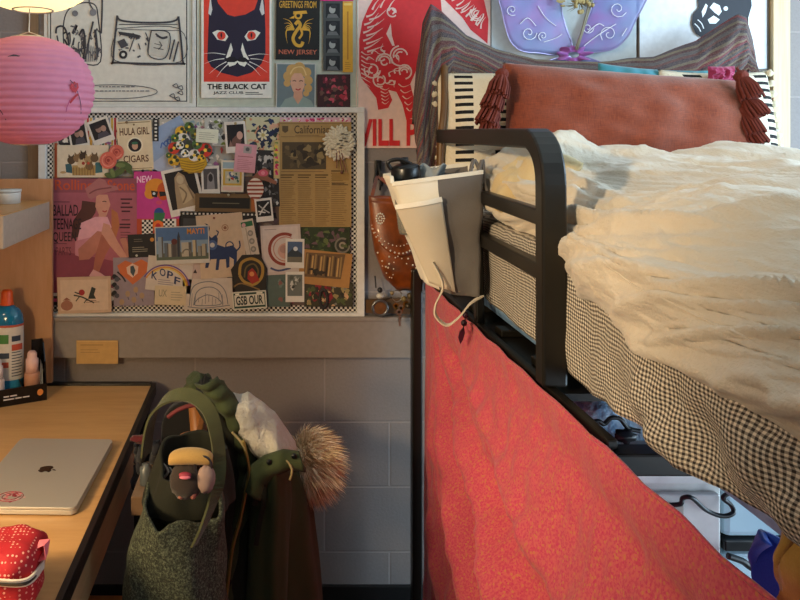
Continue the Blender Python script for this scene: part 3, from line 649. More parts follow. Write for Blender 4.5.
for k in range(5): a.stroke([(13+k*.6, 38+k*2.6), (26, 40+k*2.5), (38-k*.6, 37+k*2.6)], .8, '#8d6a18')
r = random.Random(8)
for x, y, q, c in ((14, 10, 6, '#d9a72c'), (22, 5, 5, '#4a6a34'), (7, 26, 6, '#c23a28'), (16, 18, 7, '#d8d4cc'), (20, 24, 7, '#3c3c40'), (13, 23, 4, '#e6e0d6'), (38, 28, 7, '#c8362c'), (7, 38, 6, '#c99a28'), (2, 33, 3, '#4a6a34'), (27, 33, 6, '#dad6ce'), (34, 36, 4, '#d9b02c'), (8, 16, 4, '#4f7a3c'), (28, 12, 5, '#5a6a3c'), (30, 22, 5, '#4a7040'), (36, 17, 4, '#9aa0a4'), (18, 31, 4, '#f0eee6')):
    a.circ(x, y, q, c, n=12)
    for k in range(5): a.circ(x+q*.55*math.cos(k*1.26), y+q*.55*math.sin(k*1.26), q*.33, c if k % 2 else '#2f3a26', n=8); a.k -= .8
    a.circ(x, y, q*.25, '#e9c94a')
a.done()
a = A_('note_card', 'small white handwritten note over the flower basket', 'note', 197, 129, 219, 142.5, 3, 12, '#d8dcc8'); a.lines(3, 3, 19, 11, 4, '#8a8e80', .5); a.done()
a = A_('bw_floral_paper', 'black and white leaf pattern scrap with green patch at the top', 'paper', 205, 118, 228, 146, 0, 4, '#b8b6ae'); a.blobs(0, 0, 23, 28, 34, ['#26262a', '#e6e2da', '#6a7a34', '#4a4a4c', '#8a8a84'], (1.2, 3.4), 7); a.done()
instant('instant_photo', 'instant photo of a dark haired person in profile near the top', 236, 137, 21, 31, -4, 6, 4, bg='#15131a', m=(.1, .1, .1, .2),
        fn=lambda a, x0, y0, x1, y1: (a.poly([(x0+3, y1), (x0+5, y0+14), (x0+10, y0+10), (x0+14, y0+16), (x0+12, y1)], '#6b4c44'), a.circ(x0+12.5, y0+11, 3, '#c99c8c', ry=4), a.poly([(x0+1, y1), (x0+3, y0+15), (x0+5, y1)], '#8a6a60')))
a = A_('round_floral_print', 'navy and cream floral print with a daisy in the middle', 'print', 246, 117, 283, 153, 0, 4, '#c9c4a0')
a.blobs(0, 0, 37, 36, 70, ['#23345c', '#e4dfb8', '#c98a6a', '#2c3a34', '#d9a88a', '#1d2a4c', '#1d2a4c', '#3a4a3a'], (1.4, 4), 21)
a.circ(17, 18, 7, '#26324c')
for k in range(7): a.circ(17+3.6*math.cos(k*.9), 18+3.6*math.sin(k*.9), 2.3, '#dcd6b4', ry=1.2, a=k*.9)
a.circ(17, 18, 1.8, '#b8a868'); a.done()
a = A_('pink_ticket', 'pink paper ticket with a small printed head', 'ticket', 235, 144, 256, 172, 5, 7, '#d59aa4'); a.rect(8, 2, 16, 9, '#a8a09c'); a.circ(12, 5, 2, '#5c5a5c'); a.rect(3, 12, 18, 12.8, '#a8606c'); a.lines(3, 15, 18, 26, 6, '#b8747e', .5); a.done()
instant('instant_photo', 'instant photo of a grey doorway left of the tarot card', 211, 180, 18, 29, -2, 5, 5, bg='#4c4a4c', m=(.12, .1, .12, .2), fn=lambda a, x0, y0, x1, y1: (a.poly([(x0+3, y1), (x0+4, y0+6), (x0+7, y0+3), (x0+10, y0+6), (x0+11, y1)], '#8d898a'), a.circ(x0+7, y0+9, 2.2, '#2a282c', ry=4)))
a = A_('tarot_card', 'yellow bordered tarot style card with tiny printed figures', 'card', 221.5, 160, 244, 191.5, 1, 6, '#d9cdb8')
a.rect(1.5, 2, 21, 8, '#9ab0b8'); a.rect(2, 9, 20.5, 25, '#c9a23c'); a.rect(4, 11, 18.5, 23, '#b9b49a'); a.blobs(4, 11, 18.5, 23, 18, ['#a83a34', '#4a5a8a', '#e0d6b8', '#3a5a44'], (1, 2.4), 6); a.rect(2, 26, 20.5, 30, '#dcb8a6'); a.done()
a = A_('bw_party_photo', 'black and white photo of seated people beneath the floral print', 'photo', 253, 150, 279, 176, 2, 6, '#2a2a2c'); a.blobs(0, 0, 26, 26, 34, ['#8d8c8a', '#161618', '#c0bebb', '#4a4a4c'], (1.5, 4.2), 31); a.done()
a = A_('pink_flower_strip', 'narrow strip of pink and yellow flowers left of the newspaper', 'strip', 273.5, 140, 279.5, 178, 0, 8, '#c9b07a'); a.blobs(0, 0, 6, 38, 22, ['#c22a5a', '#d8407a', '#6a8a3c', '#e0c04a'], (1, 2.8), 3); a.done()
a = A_('pink_mouth_card', 'brown cut out of a hand with a pink blossom', 'cutting', 248, 164, 278, 188, 0, 10, base=None)
a.poly([(2, 16), (8, 9), (16, 3), (22, 6), (20, 12), (29, 17), (28, 20), (17, 16), (10, 15), (4, 20)], '#8d5a44'); a.circ(15, 8.5, 5, '#cf5a72', ry=3.4); a.circ(15, 8.5, 2, '#e08a98'); a.done()
a = A_('striped_ball_sticker', 'round sticker with red and cream stripes', 'sticker', 247, 177, 264, 199, 0, 11, base=None)
a.circ(8.5, 11, 8.3, '#ddd0c0', ry=10.6)
for k in range(5):
    y = 3+k*4; hw = 8.3*math.sqrt(max(0, 1-((y+1-11)/10.6)**2)); a.rect(8.5-hw, y, 8.5+hw, y+1.9, '#96402e')
a.done()
a = A_('bw_photo', 'black and white photo of a crowd right of the striped sticker', 'photo', 263, 176, 279, 206, -3, 7, '#202023'); a.blobs(0, 0, 16, 30, 26, ['#77777a', '#111114', '#c4c2c0', '#404044'], (1.2, 3.4), 41); a.done()
instant('instant_photo', 'small dark instant photo of white branches above the moon card', 264, 209, 17, 23, -6, 9, 8, bg='#101014', fn=lambda a, x0, y0, x1, y1: (a.stroke([(x0+2, y1-2), (x0+6, y0+8), (x0+12, y0+2)], 1.4, '#c9c6c0'), a.stroke([(x0+2, y0+4), (x0+7, y0+9), (x0+12, y1-3)], 1.3, '#a9a6a0'), a.stroke([(x0+1, y0+10), (x0+8, y0+12)], 1.2, '#d9d6d0')))
a = A_('wooden_nameplate', 'long brown card with a black plate in the middle', 'card', 196, 193, 257, 211, 1, 8, '#6f5636'); a.rect(4, 4, 54, 14.5, '#1c1a16'); a.lines(17, 8, 44, 11, 1, '#6a6450', 1, 2); a.rect(55.5, 4, 60, 17, '#a8602c'); a.done()
a = A_('film_strip', 'long black film strip with white dots under the brown card', 'film', 181, 211, 258, 236, 1, 6, '#1a1a1c')
for k in range(19): a.rect(2+k*4, 1.4, 4+k*4, 3.2, '#d8d4ca')
for k in range(3): a.rect(3+k*25, 7, 25+k*25, 20, '#3c3c3e')
a.done()
a = A_('city_postcard', 'postcard of city towers under a blue sky', 'postcard', 156.5, 225, 210, 262, -2, 10, '#c9c2b6')
a.rect(1, 1, 52.5, 33, '#4a6a94'); a.rect(1, 14, 52.5, 33, '#7f97ac'); a.poly([(1, 27), (20, 25), (52.5, 27), (52.5, 33), (1, 33)], '#55604e')
for x, w_, h_, c in ((3, 5, 19, '#8a97a0'), (9, 4, 13, '#5a6470'), (13, 4, 12, '#a8a090'), (17, 5, 16, '#4c4644'), (22, 3, 18, '#2f3540'), (26, 10, 13, '#b0a694'), (37, 4, 15, '#b8a888'), (42, 4, 9, '#8d8a80'), (46, 5, 11, '#a89c84')): a.rect(x, 29-h_, x+w_, 30, c); a.rect(x+w_*.7, 29-h_, x+w_, 30, '#5a5652')
a.circ(19, 15, 3, '#5a2a28'); a.poly([(22, 11), (23.5, 5), (25, 11)], '#2f3540'); a.ring(31, 27, 4, 1.4, '#6f6a60', 180, 360, 10); a.text('MAYTI', 32, 2.5, 49, 8, '#d98a2c', .02); a.done()
a = A_('bull_card', 'cream card with a dark blue bull and a crescent moon', 'card', 199, 213, 245, 276, -5, 8, '#cbb093')
a.circ(8, 13, 5, '#1f2c4c'); a.circ(6, 12, 4.4, '#cbb093'); a.ring(31, 32, 3.8, 1.2, '#2a3c60', 0, 360, 14)
bl = '#23355c'
a.poly([(8, 22), (11, 20), (14, 23), (18, 20), (20, 24), (19, 30), (26, 33), (34, 32), (38, 37), (37, 46), (36, 53), (33, 54), (34, 46), (30, 43), (29, 53), (26, 54), (26, 45), (20, 45), (18, 55), (15, 55), (17, 44), (11, 44), (8, 52), (5, 52), (7, 42), (6, 34), (9, 29)], bl)
a.circ(14, 30, 5, '#4a5f8a', n=12); a.circ(14, 30, 2.4, '#c9c0b8'); a.stroke([(8, 24), (6, 19), (9, 17)], 1.2, bl); a.stroke([(18, 23), (21, 18), (19, 16)], 1.2, bl); a.stroke([(37, 38), (41, 34), (41, 28)], 1.4, bl); a.circ(28, 14, 1.6, '#8a5c40'); a.ring(28, 14, 3, .7, '#9a6c50'); a.circ(18, 3.5, 1.2, '#7c4a38'); a.done()
a = A_('playing_card', 'cream card with small dark triangles beneath the city postcard', 'card', 184, 257, 228, 279, 2, 7, '#c0a79b'); a.poly([(8, 4), (10, 8), (6, 8)], '#3a2a2e'); a.poly([(12, 11), (14, 15), (10, 15)], '#3a2a2e'); a.poly([(18, 3), (20, 7), (16, 6)], '#5a3a3a'); a.circ(20, 9, 1.4, '#8a6a60'); a.done()
a = A_('ticket_strip', 'tall paper strip with a green top and a column of little faces', 'strip', 245, 218, 258, 272, -11, 9, '#cdbba6')
a.rect(.5, 2, 12, 7, '#2c6a44'); a.circ(3, 5, 2, '#d8a0a0')
for k in range(5): a.circ(8, 14+k*8, 2.8, '#8d8378', ry=3); a.circ(8, 14+k*8, 1.4, '#b8a898')
a.rect(4, 8, 5, 52, '#a89884'); a.done()
a = A_('black_beads_cutting', 'black cut out chain shape left of the green topped strip', 'cutting', 241, 222, 251, 256, -12, 8, base=None)
for k in range(7): a.circ(5+1.5*math.sin(k*2), 3+k*4.4, 2.6, '#1c1a1e', ry=3)
a.done()
a = A_('hexagon_picture', 'dark hexagonal picture with a gold swirl and red centre', 'picture', 231, 252, 268, 291, 4, 10, '#2b2620', outline=[(0, 17), (10, 2), (28, 0), (36, 14), (36, 37), (6, 38)])
a.stroke([(9, 22), (10, 10), (20, 5), (30, 10), (31, 22), (24, 30), (14, 28), (9, 22)], 2.8, '#a8843c'); a.stroke([(14, 24), (15, 14), (22, 10), (27, 16), (26, 24)], 1.6, '#6b5a34'); a.poly([(17, 18), (21, 14), (25, 18), (29, 26), (22, 30), (17, 25)], '#a33226'); a.circ(21, 20, 2.4, '#d98a50'); a.stroke([(4, 34), (12, 30), (30, 35)], 1.4, '#8a6a3c'); a.done()
a = A_('licence_plate', 'miniature green and cream licence plate', 'plate', 233, 289, 266.5, 306.5, -4, 12, '#d3cdbb')
a.rect(1.2, 1.2, 32.3, 16.2, '#274438'); a.rect(2, 3.2, 31.5, 14.2, '#d3cdbb'); a.text('GSB OUR', 3.4, 4.2, 30, 13.2, '#1c2a26', .03); a.rect(3, 1.5, 7, 3, '#e2dccb'); a.rect(24, 1.5, 30, 3, '#e2dccb'); a.done()
# right part
news = A_('newspaper_page', 'yellowed newspaper front page with a large photo', 'newspaper', 279, 122, 350.5, 226, 0, 6, '#a88854')
a = news; a.rect(1, 1.5, 70, 2, '#6c5430'); a.poly([(3, 4), (9, 4), (9, 9), (6, 11), (3, 9)], '#5f4c30'); a.text('Californian', 15, 3.5, 50, 11.5, '#4c3c26', .01); a.rect(1.5, 14.5, 48, 15, '#6c5430'); a.lines(16, 12.6, 48, 14, 1, '#6c5430', .5)
a.rect(3, 20, 46.5, 47, '#4c402c'); a.blobs(3, 20, 46.5, 47, 40, ['#6f5f40', '#8a7850', '#352c20', '#5c4e34', '#2b241a'], (2, 6), 17)
for c0 in (1.5, 18.5, 35.5, 51.5):
    y0 = 52 if c0 < 50 else 48
    a.lines(c0, y0+5, c0+15.5, 103, 24, '#7d6238', .55, int(c0)); a.rect(c0, y0, c0+13, y0+1.2, '#5a4526'); a.rect(c0, y0+2.4, c0+11, y0+3.4, '#5a4526')
a.rect(52, 50.5, 69, 58, '#96763f'); a.lines(52, 60, 69, 63, 2, '#4c3c26', .9); a.rect(2, 49, 44, 49.6, '#6c5430'); a.done()
a = A_('magenta_strip', 'thin strip of magenta and white along the top of the newspaper', 'strip', 280, 117.5, 350, 122.5, 0, 5, '#d9a8b4'); a.blobs(0, 0, 70, 5, 40, ['#c2286a', '#e8dcd8', '#d84a6a', '#c9c28a'], (1, 2.4), 9); a.done()
a = A_('moon_card', 'pale round topped card with a red crescent ring and small figure', 'card', 261.5, 224, 301, 273, -3, 7, '#c4b2a8')
a.rect(2, 2, 37, 46, '#cdbdb4'); a.ring(23, 24, 15, 3, '#8c3a2c', 90, 300, 22); a.ring(24, 24, 12, 1, '#b87a6a', 60, 330, 20); a.circ(24, 26, 8, '#c99c8c'); a.circ(22, 24, 4, '#b0877c'); a.circ(27, 32, 4, '#9a8a9c', ry=2.4); a.stroke([(8, 42), (16, 45), (28, 43)], 2, '#4a5074'); a.lines(4, 3, 20, 5, 1, '#8a7a74', .5); a.done()
a = A_('teal_paper', 'plain teal paper at the foot of the board beside the licence plate', 'paper', 264, 272, 290, 305, 0, 6, '#56665f'); a.blobs(12, 4, 26, 30, 8, ['#6f7a70', '#8a5a54', '#4a5a56'], (2, 4), 5); a.done()
instant('instant_photo', 'upper of two small instant photos in the right half, blue landscape', 294.5, 252, 18.5, 29, 1, 9, 9, bg='#4a5f80', m=(.1, .1, .1, .2), fn=lambda a, x0, y0, x1, y1: (a.poly([(x0, y1), (x0, y0+12), (x0+6, y0+6), (x1, y0+12), (x1, y1)], '#2f3a44'), a.circ(x0+8, y0+7, 2.2, '#c9ccd0'), a.rect(x0, y0+15, x1, y1, '#6f6a5c')))
instant('instant_photo', 'lower of two small instant photos in the right half, grey garden scene', 294.5, 285, 18.5, 30, 0, 9, 10, m=(.1, .1, .1, .2), bg='#6a6e68', cols=['#3a3e3a', '#9a9c94', '#54584e', '#c4c2b8'])
a = A_('moss_photo', 'green photo of a mossy garden beneath the newspaper', 'photo', 301, 225.5, 349, 256, 0, 5, '#2f3c22'); a.blobs(0, 0, 48, 30, 60, ['#4a5c2c', '#26301c', '#5f6a3c', '#6a4e54', '#3a4a28'], (2, 5), 13); a.done()
a = A_('fence_picture', 'warm brown picture of an old wooden fence tilted right', 'picture', 299, 250, 350, 284, 6, 8, '#b08048')
a.poly([(5, 3), (44, 1), (42, 26), (5, 27)], '#6c5236')
for k in range(13): a.rect(6+k*2.8, 4+(k % 3)*.8, 7.6+k*2.8, 24, ['#9a7c4c', '#4a3826', '#c09a60'][k % 3]); a.k -= .7
a.blobs(6, 16, 30, 26, 10, ['#3a3024', '#2c261e'], (1.5, 4), 3); a.rect(26, 6, 28, 25, '#33281c'); a.done()
a = A_('scroll_sticker', 'dark grey scroll shaped sticker over the mossy photo', 'sticker', 333, 236, 350, 252, 0, 10, base=None)
for k in range(3): a.ring(8.5, 8, 7-2.2*k, 1.8, ['#7c7668', '#3a3832', '#9a927e'][k], 30*k, 300+20*k, 14)
a.done()
a = A_('berry_collage', 'strip of red berries and green leaves in the bottom right corner', 'cutting', 304, 281, 352, 305, 0, 7, '#3c3a2c'); a.blobs(0, 0, 48, 24, 60, ['#8a2430', '#4f5a34', '#c9a07a', '#6a1c28', '#2b2c22', '#9a8a5c', '#7d7a70'], (1.5, 4), 19); a.done()
# things with some body pinned on the board
t = thing('pompom_badge', 'round ruffled cream rosette pinned at the top right of the board', 'rosette', W(338, 160, -.03))
bm = B()
r = random.Random(5)
lathe(bm, [(0, 0), (.036, 0), (.034, .004), (0, .006)], W(338, 143, -.024), 24, axis=(0, -1, 0), sy=1.1)
for k in range(90):
    q = .044*math.sqrt((k+.5)/90); a_ = k*2.4
    ellipsoid(bm, W(338, 143, -.032+.006*(q/.04))+Vector((q*math.cos(a_), 0, q*1.12*math.sin(a_))), (.0075, .0035, .0045), 8, 5, amp=.5, fr=3, rot=Matrix.Rotation(-a_+r.uniform(-.6, .6), 3, 'Y') @ Matrix.Rotation(r.uniform(-.5, .5), 3, 'X'), seed=k)
obj('petals', bm, cloth('rosette_cream', '#b9b19c', '#ebe4d0', 60, 400, .6), t, smooth=True)
bm = B(); r = random.Random(2)
for k in range(9): ellipsoid(bm, W(338, 142, -.037)+Vector((r.uniform(-.022, .022), 0, r.uniform(-.024, .024))), (.006, .002, .002), 6, 5)
obj('dark_beads', bm, M('#4a453c', .5), t)
bm = B()
for dx in (-.008, .006, .0): tube(bm, [W(338, 150, -.03)+Vector((dx, 0, 0)), W(340, 165, -.03)+Vector((dx*1.5, 0, 0)), W(341, 170+dx*300, -.03)+Vector((dx*2, 0, 0))], .0016, 6)
ellipsoid(bm, W(340.5, 172, -.03), (.004, .003, .004), 8, 6); obj('tails', bm, M('#6a3c34', .7), t)
bm = B()
for k in range(26):
    a_ = k*.5; r_ = .012+.004*math.sin(k*2.1); ellipsoid(bm, W(323, 297, -.022)+Vector((.011*math.cos(a_), 0, .026*math.sin(a_))), (.006, .005, .005), 7, 5, amp=.4, fr=4, seed=k)
tag(obj('cone_charm', bm, M('#2b2625', .6), smooth=True), 'dark wreath shaped charm hanging at the bottom of the board', 'charm')
# pins
for x, y, c, n_ in ((176, 166, '#c9b8a0', 'statue photo'), (236, 123.5, '#b59a6a', 'profile photo'), (145, 170, '#1c1a1c', 'pink card'), (229, 194, '#b0a080', 'brown card'), (129, 122.5, '#8a6a4a', 'cigar label')):
    t_ = lathe(B(), [(0, 0), (.0022, 0), (.0022, .005), (.004, .006), (.0042, .009), (0, .0105)], W(x, y, -.0295), 12, axis=(0, -1, 0)); tag(obj('push_pin', t_, M(c, .35), smooth=True), 'small push pin holding the '+n_, 'pin', 'push pins on the board')
# note on the rail
a = Art('paper_slip', 'mustard yellow printed slip stuck on the grey wall rail', 'note', 79.5, 337, 120.5, 360, 0, 0, '#c49a5c', Y=-.0342)
a.lines(4, 3, 34, 6, 1, '#8c6a3c', .6); a.lines(4, 8, 26, 13, 2, '#9a7646', .5, 3); a.rect(.8, .8, 40.2, 1.2, '#dbb679'); a.done()
# ================================================================== paper lanterns
def lantern(name, label, c, rx, rz, m, petals=False, glow=False):
    c = Vector(c); t = thing(name, label, 'lantern', c-Vector((0, 0, rz)), 'paper lanterns hanging in the corner')
    N = 21
    def f(u, v):
        ph = (v-.5)*PI*.86; th = 2*PI*u
        rib = .028*abs(math.sin(v*N*PI))-.020
        r = (math.cos(ph)**.86)*(1+rib); z = math.sin(ph)/math.sin(PI*.43)
        return c+Vector((rx*r*math.cos(th), rx*r*math.sin(th), rz*z))
    obj('shade', grid(B(), f, 72, N*6, wrap=True), m, t, smooth=True)
    rt_ = rx*math.cos(.43*PI)**.86
    for z in (1, -1):
        bm = B(); tube(bm, [c+Vector((rt_*math.cos(a*PI/16), rt_*math.sin(a*PI/16), z*rz)) for a in range(32)], .0018, 6, closed=True); obj('wire_ring', bm, M('#c9c4bc', .35, .8), t)
    bm = B(); tube(bm, [c+Vector((-rt_, 0, rz)), c+Vector((0, 0, rz+.012)), c+Vector((rt_, 0, rz))], .0012, 5); obj('wire_hook', bm, M('#c9c4bc', .35, .8), t)
    return t, c, f
def surf(c, rx, rz, px, py, out=1.012):                 # point of the lantern's front on the line of sight of a design mark
    # marks are printed on the shade: solved on the shade's own ellipsoid
    o = Vector((0, -D, CAMZ)); d = P(px, py, c.y)-o; d.normalize()
    s = Vector((1/rx, 1/rx, 1/rz)); oo = Vector((o-c)[:]); q = Vector([oo[i]*s[i] for i in range(3)]); w_ = Vector([d[i]*s[i] for i in range(3)])
    A_2 = w_.dot(w_); B_2 = 2*q.dot(w_); C_2 = q.dot(q)-out*out; disc = max(0, B_2*B_2-4*A_2*C_2)
    return o+d*((-B_2-math.sqrt(disc))/(2*A_2))
def paper(name, col_, tr=.5, emit=0, ecol=None):
    x = NM(name, .8); v = x.coord('Object'); nn = x.noise(v, 45, 5)
    c = x.ramp(nn, [(.3, rgb(col_, .93)), (.7, rgb(col_))]); x.col(c)
    x.b.inputs['Transmission Weight'].default_value = 0
    tb = x.n('ShaderNodeBsdfTranslucent'); x.l(c, tb.inputs['Color']); mx = x.n('ShaderNodeMixShader'); mx.inputs[0].default_value = tr
    out = x.t.nodes['Material Output']; x.l(x.b.outputs[0], mx.inputs[1]); x.l(tb.outputs[0], mx.inputs[2]); x.l(mx.outputs[0], out.inputs[0])
    if emit: x.b.inputs['Emission Color'].default_value = rgb(ecol); x.b.inputs['Emission Strength'].default_value = emit
    return x.m
LY = -.66; lc = P(29, 91, LY); lrx, lrz = 64*(LY+D)/F, 53*(LY+D)/F
pink_p = paper('pink_lantern_paper', '#eb9db6', .4)
lt, _, _ = lantern('paper_lantern', 'round pink paper lantern with a red flower printed on it', lc, lrx, lrz, pink_p)
bm = B()
def dec(pts, w_, mi):
    q = [surf(lc, lrx, lrz, x, y, 1.02) for x, y in pts]; n_ = [(p-lc).normalized() for p in q]; Ls, Rs = [], []
    for i, p in enumerate(q):
        d_ = (q[min(i+1, len(q)-1)]-q[max(i-1, 0)]).normalized(); s_ = d_.cross(n_[i]).normalized()*w_/2
        Ls.append(bm.verts.new(p+s_)); Rs.append(bm.verts.new(p-s_))
    for i in range(len(q)-1): bm.faces.new((Ls[i], Ls[i+1], Rs[i+1], Rs[i])).material_index = mi
for pts, w_, mi in (([(70, 80), (74, 84), (78, 93), (80, 100), (81, 106), (81, 114)], .0018, 1), ([(78, 94), (74, 98), (70, 103)], .0045, 0), ([(76, 90), (73, 86), (75, 82)], .006, 0), ([(76, 92), (71, 88), (72, 84)], .005, 0), ([(75, 92), (78, 87), (77, 83)], .005, 0),
                    ([(70, 100), (67, 107), (66, 112)], .002, 2), ([(8, 57), (14, 55), (19, 56), (15, 58), (10, 58)], .004, 1), ([(12, 56), (20, 56)], .0015, 1), ([(0, 110), (5, 118), (10, 131)], .0016, 1), ([(66, 118), (63, 124), (58, 129)], .0015, 2)):
    bm = B(); dec(pts, w_, 0); obj('printed_petal' if mi == 0 else 'printed_twig', bm, M(['#b3242c', '#3b3340', '#c45a86'][mi]), lt, normals=False)
bm = B(); tube(bm, [lc+Vector((0, 0, lrz+.012)), lc+Vector((.001, 0, lrz+.06)), Vector((lc.x, lc.y, 1.66+.04))], .0012, 5); obj('cord', bm, M('#d9d4c6', .5), lt)
wc = P(33, -50, LY); wrx, wrz = 72*(LY+D)/F, 60*(LY+D)/F
white_p = paper('lit_lantern_paper', '#efe6cc', .5, 1.7, '#ffe3a8')
wt, _, _ = lantern('paper_lantern', 'lit cream paper lantern above the pink one', wc, wrx, wrz, white_p)
bm = B(); tube(bm, [wc+Vector((0, 0, wrz+.012)), (wc.x, wc.y, 2.7)], .0015, 5); obj('cord', bm, M('#d9d4c6', .5), wt)
# ================================================================== desk and shelf unit
dw = wood('desk_laminate', '#c0905a', '#cfa068', (3, 22, 22), .38)
hw_ = wood('hutch_laminate', '#b98558', '#c6926a', (22, 22, 3), .5)
blackedge = M('#121010', .35)
xr = (158-VX)*D/F; zd = .755
desk = thing('desk', 'light wooden desk with black edging along the wall', 'desk', (-.75, -.6, 0))
obj('desk_top', box(B(), (-1.25, -1.42, zd-.028), (xr-.012, -.055, zd)), dw, desk, bevel=.001)
bm = B(); box(bm, (xr-.012, -1.42, zd-.03), (xr, -.035, zd+.002)); box(bm, (-1.25, -.055, zd-.03), (xr-.012, -.035, zd+.006)); obj('edging', bm, blackedge, desk, bevel=.001)
obj('drawer_box', box(B(), (-.80, -1.42, zd-.115), (xr-.004, -.34, zd-.031)), wood('drawer_wood', '#a8855f', '#b8946c', (20, 3, 20), .5), desk, bevel=.002)
for x, y in ((xr-.03, -.10), (xr-.03, -1.36), (-1.2, -.10), (-1.2, -1.36)): obj('leg', box(B(), (x-.02, y-.02, 0), (x+.02, y+.02, zd-.03)), blackedge, desk, bevel=.003)
hutch = thing('desk_hutch', 'wooden shelf unit standing at the back of the desk', 'shelf unit', (-.9, -.06, zd+.006))
hx = (52-VX)*(D-.05)/F
obj('back_panel', box(B(), (-1.25, -.052, zd+.007), (hx, -.036, P(0, 179, -.05).z)), hw_, hutch, bevel=.001)
obj('shelf', box(B(), (-1.25, -.42, 1.205), (hx-.006, -.053, 1.283)), M('#b3a08c', .5), hutch, bevel=.002)
obj('shelf_top', box(B(), (-1.25, -.42, 1.2832), (hx-.006, -.053, 1.286)), dw, hutch)
# small white cup on the shelf
cc = P(8, 201, -.13); cc.z = 1.2862
tub = thing('white_tub', 'small white plastic tub on the shelf under the lantern', 'tub', cc)
obj('body', lathe(B(), [(0, 0), (.033, 0), (.0345, .028), (.0345, .03), (.031, .03), (.031, .004), (0, .004)], cc, 32), M('#d9d9d4', .35), tub, smooth=True)
obj('lid', lathe(B(), [(0, .031), (.036, .031), (.036, .038), (0, .039)], cc, 32), M('#c9cac6', .35), tub, smooth=True)
# blue bottle with orange cap
bc = Vector((-.712, -.125, zd))
bo = thing('blue_bottle', 'blue bottle with an orange cap and white label on the desk', 'bottle', bc)
blu = NM('blue_plastic', .18); v = blu.coord('Object'); blu.col(blu.ramp(blu.noise(v, 8, 2), [(.3, rgb('#0e5f86')), (.7, rgb('#1a7ea8'))])); blu.b.inputs['Coat Weight'].default_value = .5
obj('body', lathe(B(), [(0, 0), (.042, 0), (.046, .004), (.046, .205), (.043, .222), (.034, .238), (.02, .246), (.0165, .25), (0, .25)], bc, 40, sx=1, sy=.75), blu.m, bo, smooth=True)
cp = lathe(B(), [(0, .25), (.0185, .25), (.0185, .253), (.017, .254), (.0155, .284), (.012, .29), (0, .29)], bc, 28); obj('cap', cp, M('#e2581c', .4), bo, smooth=True)
bm = B(); H0, H1 = .03, .20
def lab(mi, z0, z1, a0, a1, e=.0006, n=16):
    vs = []
    for k in range(n+1):
        a_ = math.radians(a0+(a1-a0)*k/n); vs.append([bm.verts.new(bc+Vector(((.046+e)*math.cos(a_), (.046+e)*.75*math.sin(a_), z))) for z in (z0, z1)])
    for a_, b_ in zip(vs, vs[1:]): bm.faces.new((a_[0], b_[0], b_[1], a_[1])).material_index = mi
lab(0, H0, H1, 185, 358); lab(1, H1-.006, H1, 185, 358, .0009); lab(2, H0, H0+.02, 185, 358, .0009); lab(1, .13, .147, 300, 345, .0009)
for k in range(9): lab(3, .06+k*.008, .0625+k*.008, 300, 345-(k % 3)*5, .0009)
lab(3, .155, .17, 300, 335, .0009); lab(4, .15, .175, 245, 290, .0009); lab(1, .085, .1, 250, 290, .0009); lab(3, .11, .125, 240, 292, .0009)
obj('label', bm, [M('#cfc8be', .5), M('#b8503a', .5), M('#2f86ac', .4), M('#2f3a4c', .5), M('#3f7a3a', .5)], bo, normals=False)
# dark cosmetics organiser, turned a little
Ro = Matrix.Rotation(math.radians(27), 3, 'Z')
o0 = P(47, 400, -.165); o0.z = zd+.0005           # front right bottom corner
def OR(x, y, z): return o0+Ro @ Vector((x, y, 0))+Vector((0, 0, z))
organ = thing('cosmetics_box', 'black printed cosmetics tray at the back of the desk', 'tray', o0)
bm = B(); t4 = .003
def slab(p, q):                                    # axis box in the tray's frame
    x0, y0, z0 = p; x1, y1, z1 = q; vs = [OR(x, y, z) for z in (z0, z1) for x, y in ((x0, y0), (x1, y0), (x1, y1), (x0, y1))]
    b = [bm.verts.new(v) for v in vs]
    for f in ((0,3,2,1),(4,5,6,7),(0,1,5,4),(1,2,6,5),(2,3,7,6),(3,0,4,7)): bm.faces.new([b[i] for i in f])
slab((-.20, 0, 0), (0, .07, .003)); slab((-.20, 0, .003), (0, t4, .045)); slab((-.03, .07-t4, .003), (0, .07, .15)); slab((-.20, .07-t4, .003), (-.03, .07, .05))
for x in (-.20, -.066, 0-t4):
    pr = [OR(x, t4, .003), OR(x, .07-t4, .003), OR(x, .07-t4, .15 if x > -.01 else .05), OR(x, .045, .145 if x > -.01 else .05), OR(x, .02, .10 if x > -.01 else .045), OR(x, t4, .045)]; prism(bm, pr, Ro @ Vector((t4, 0, 0)))
blackgl = NM('black_gloss', .15); blackgl.col(rgb('#0f0c10')); v = blackgl.coord('Object'); blackgl.bump(blackgl.noise(v, 30, 2), .03, .001)
obj('tray', bm, blackgl.m, organ)
bm = B(); 
for st_, xa, xb, za, zb in (('ULA', -.168, -.122, .010, .030),):
    vs, fs = text_mesh(st_, .01); vv = [bm.verts.new(OR(xa+(xb-xa)*a, -.0006, za+(zb-za)*b)) for a, b in vs]
    for f in fs: bm.faces.new([vv[i] for i in f])
for k in range(12):
    x = -.035+.02*math.cos(k*PI/6)*.4; 
for xa, xb, z_ in ((-.112, -.098, .024), (-.095, -.078, .024), (-.112, -.085, .016), (-.082, -.066, .016), (-.063, -.046, .016)):
    bm.faces.new([bm.verts.new(OR(x, -.0006, z)) for x, z in ((xa, z_), (xb, z_), (xb, z_+.0035), (xa, z_+.0035))])
vs2 = [bm.verts.new(OR(-.018+.008*math.cos(k*PI/6), -.0007, .024+.009*math.sin(k*PI/6))) for k in range(12)]; bm.faces.new(vs2).material_index = 1
obj('lettering', bm, [M('#cfc6c6'), M('#d9843a')], organ, normals=False)
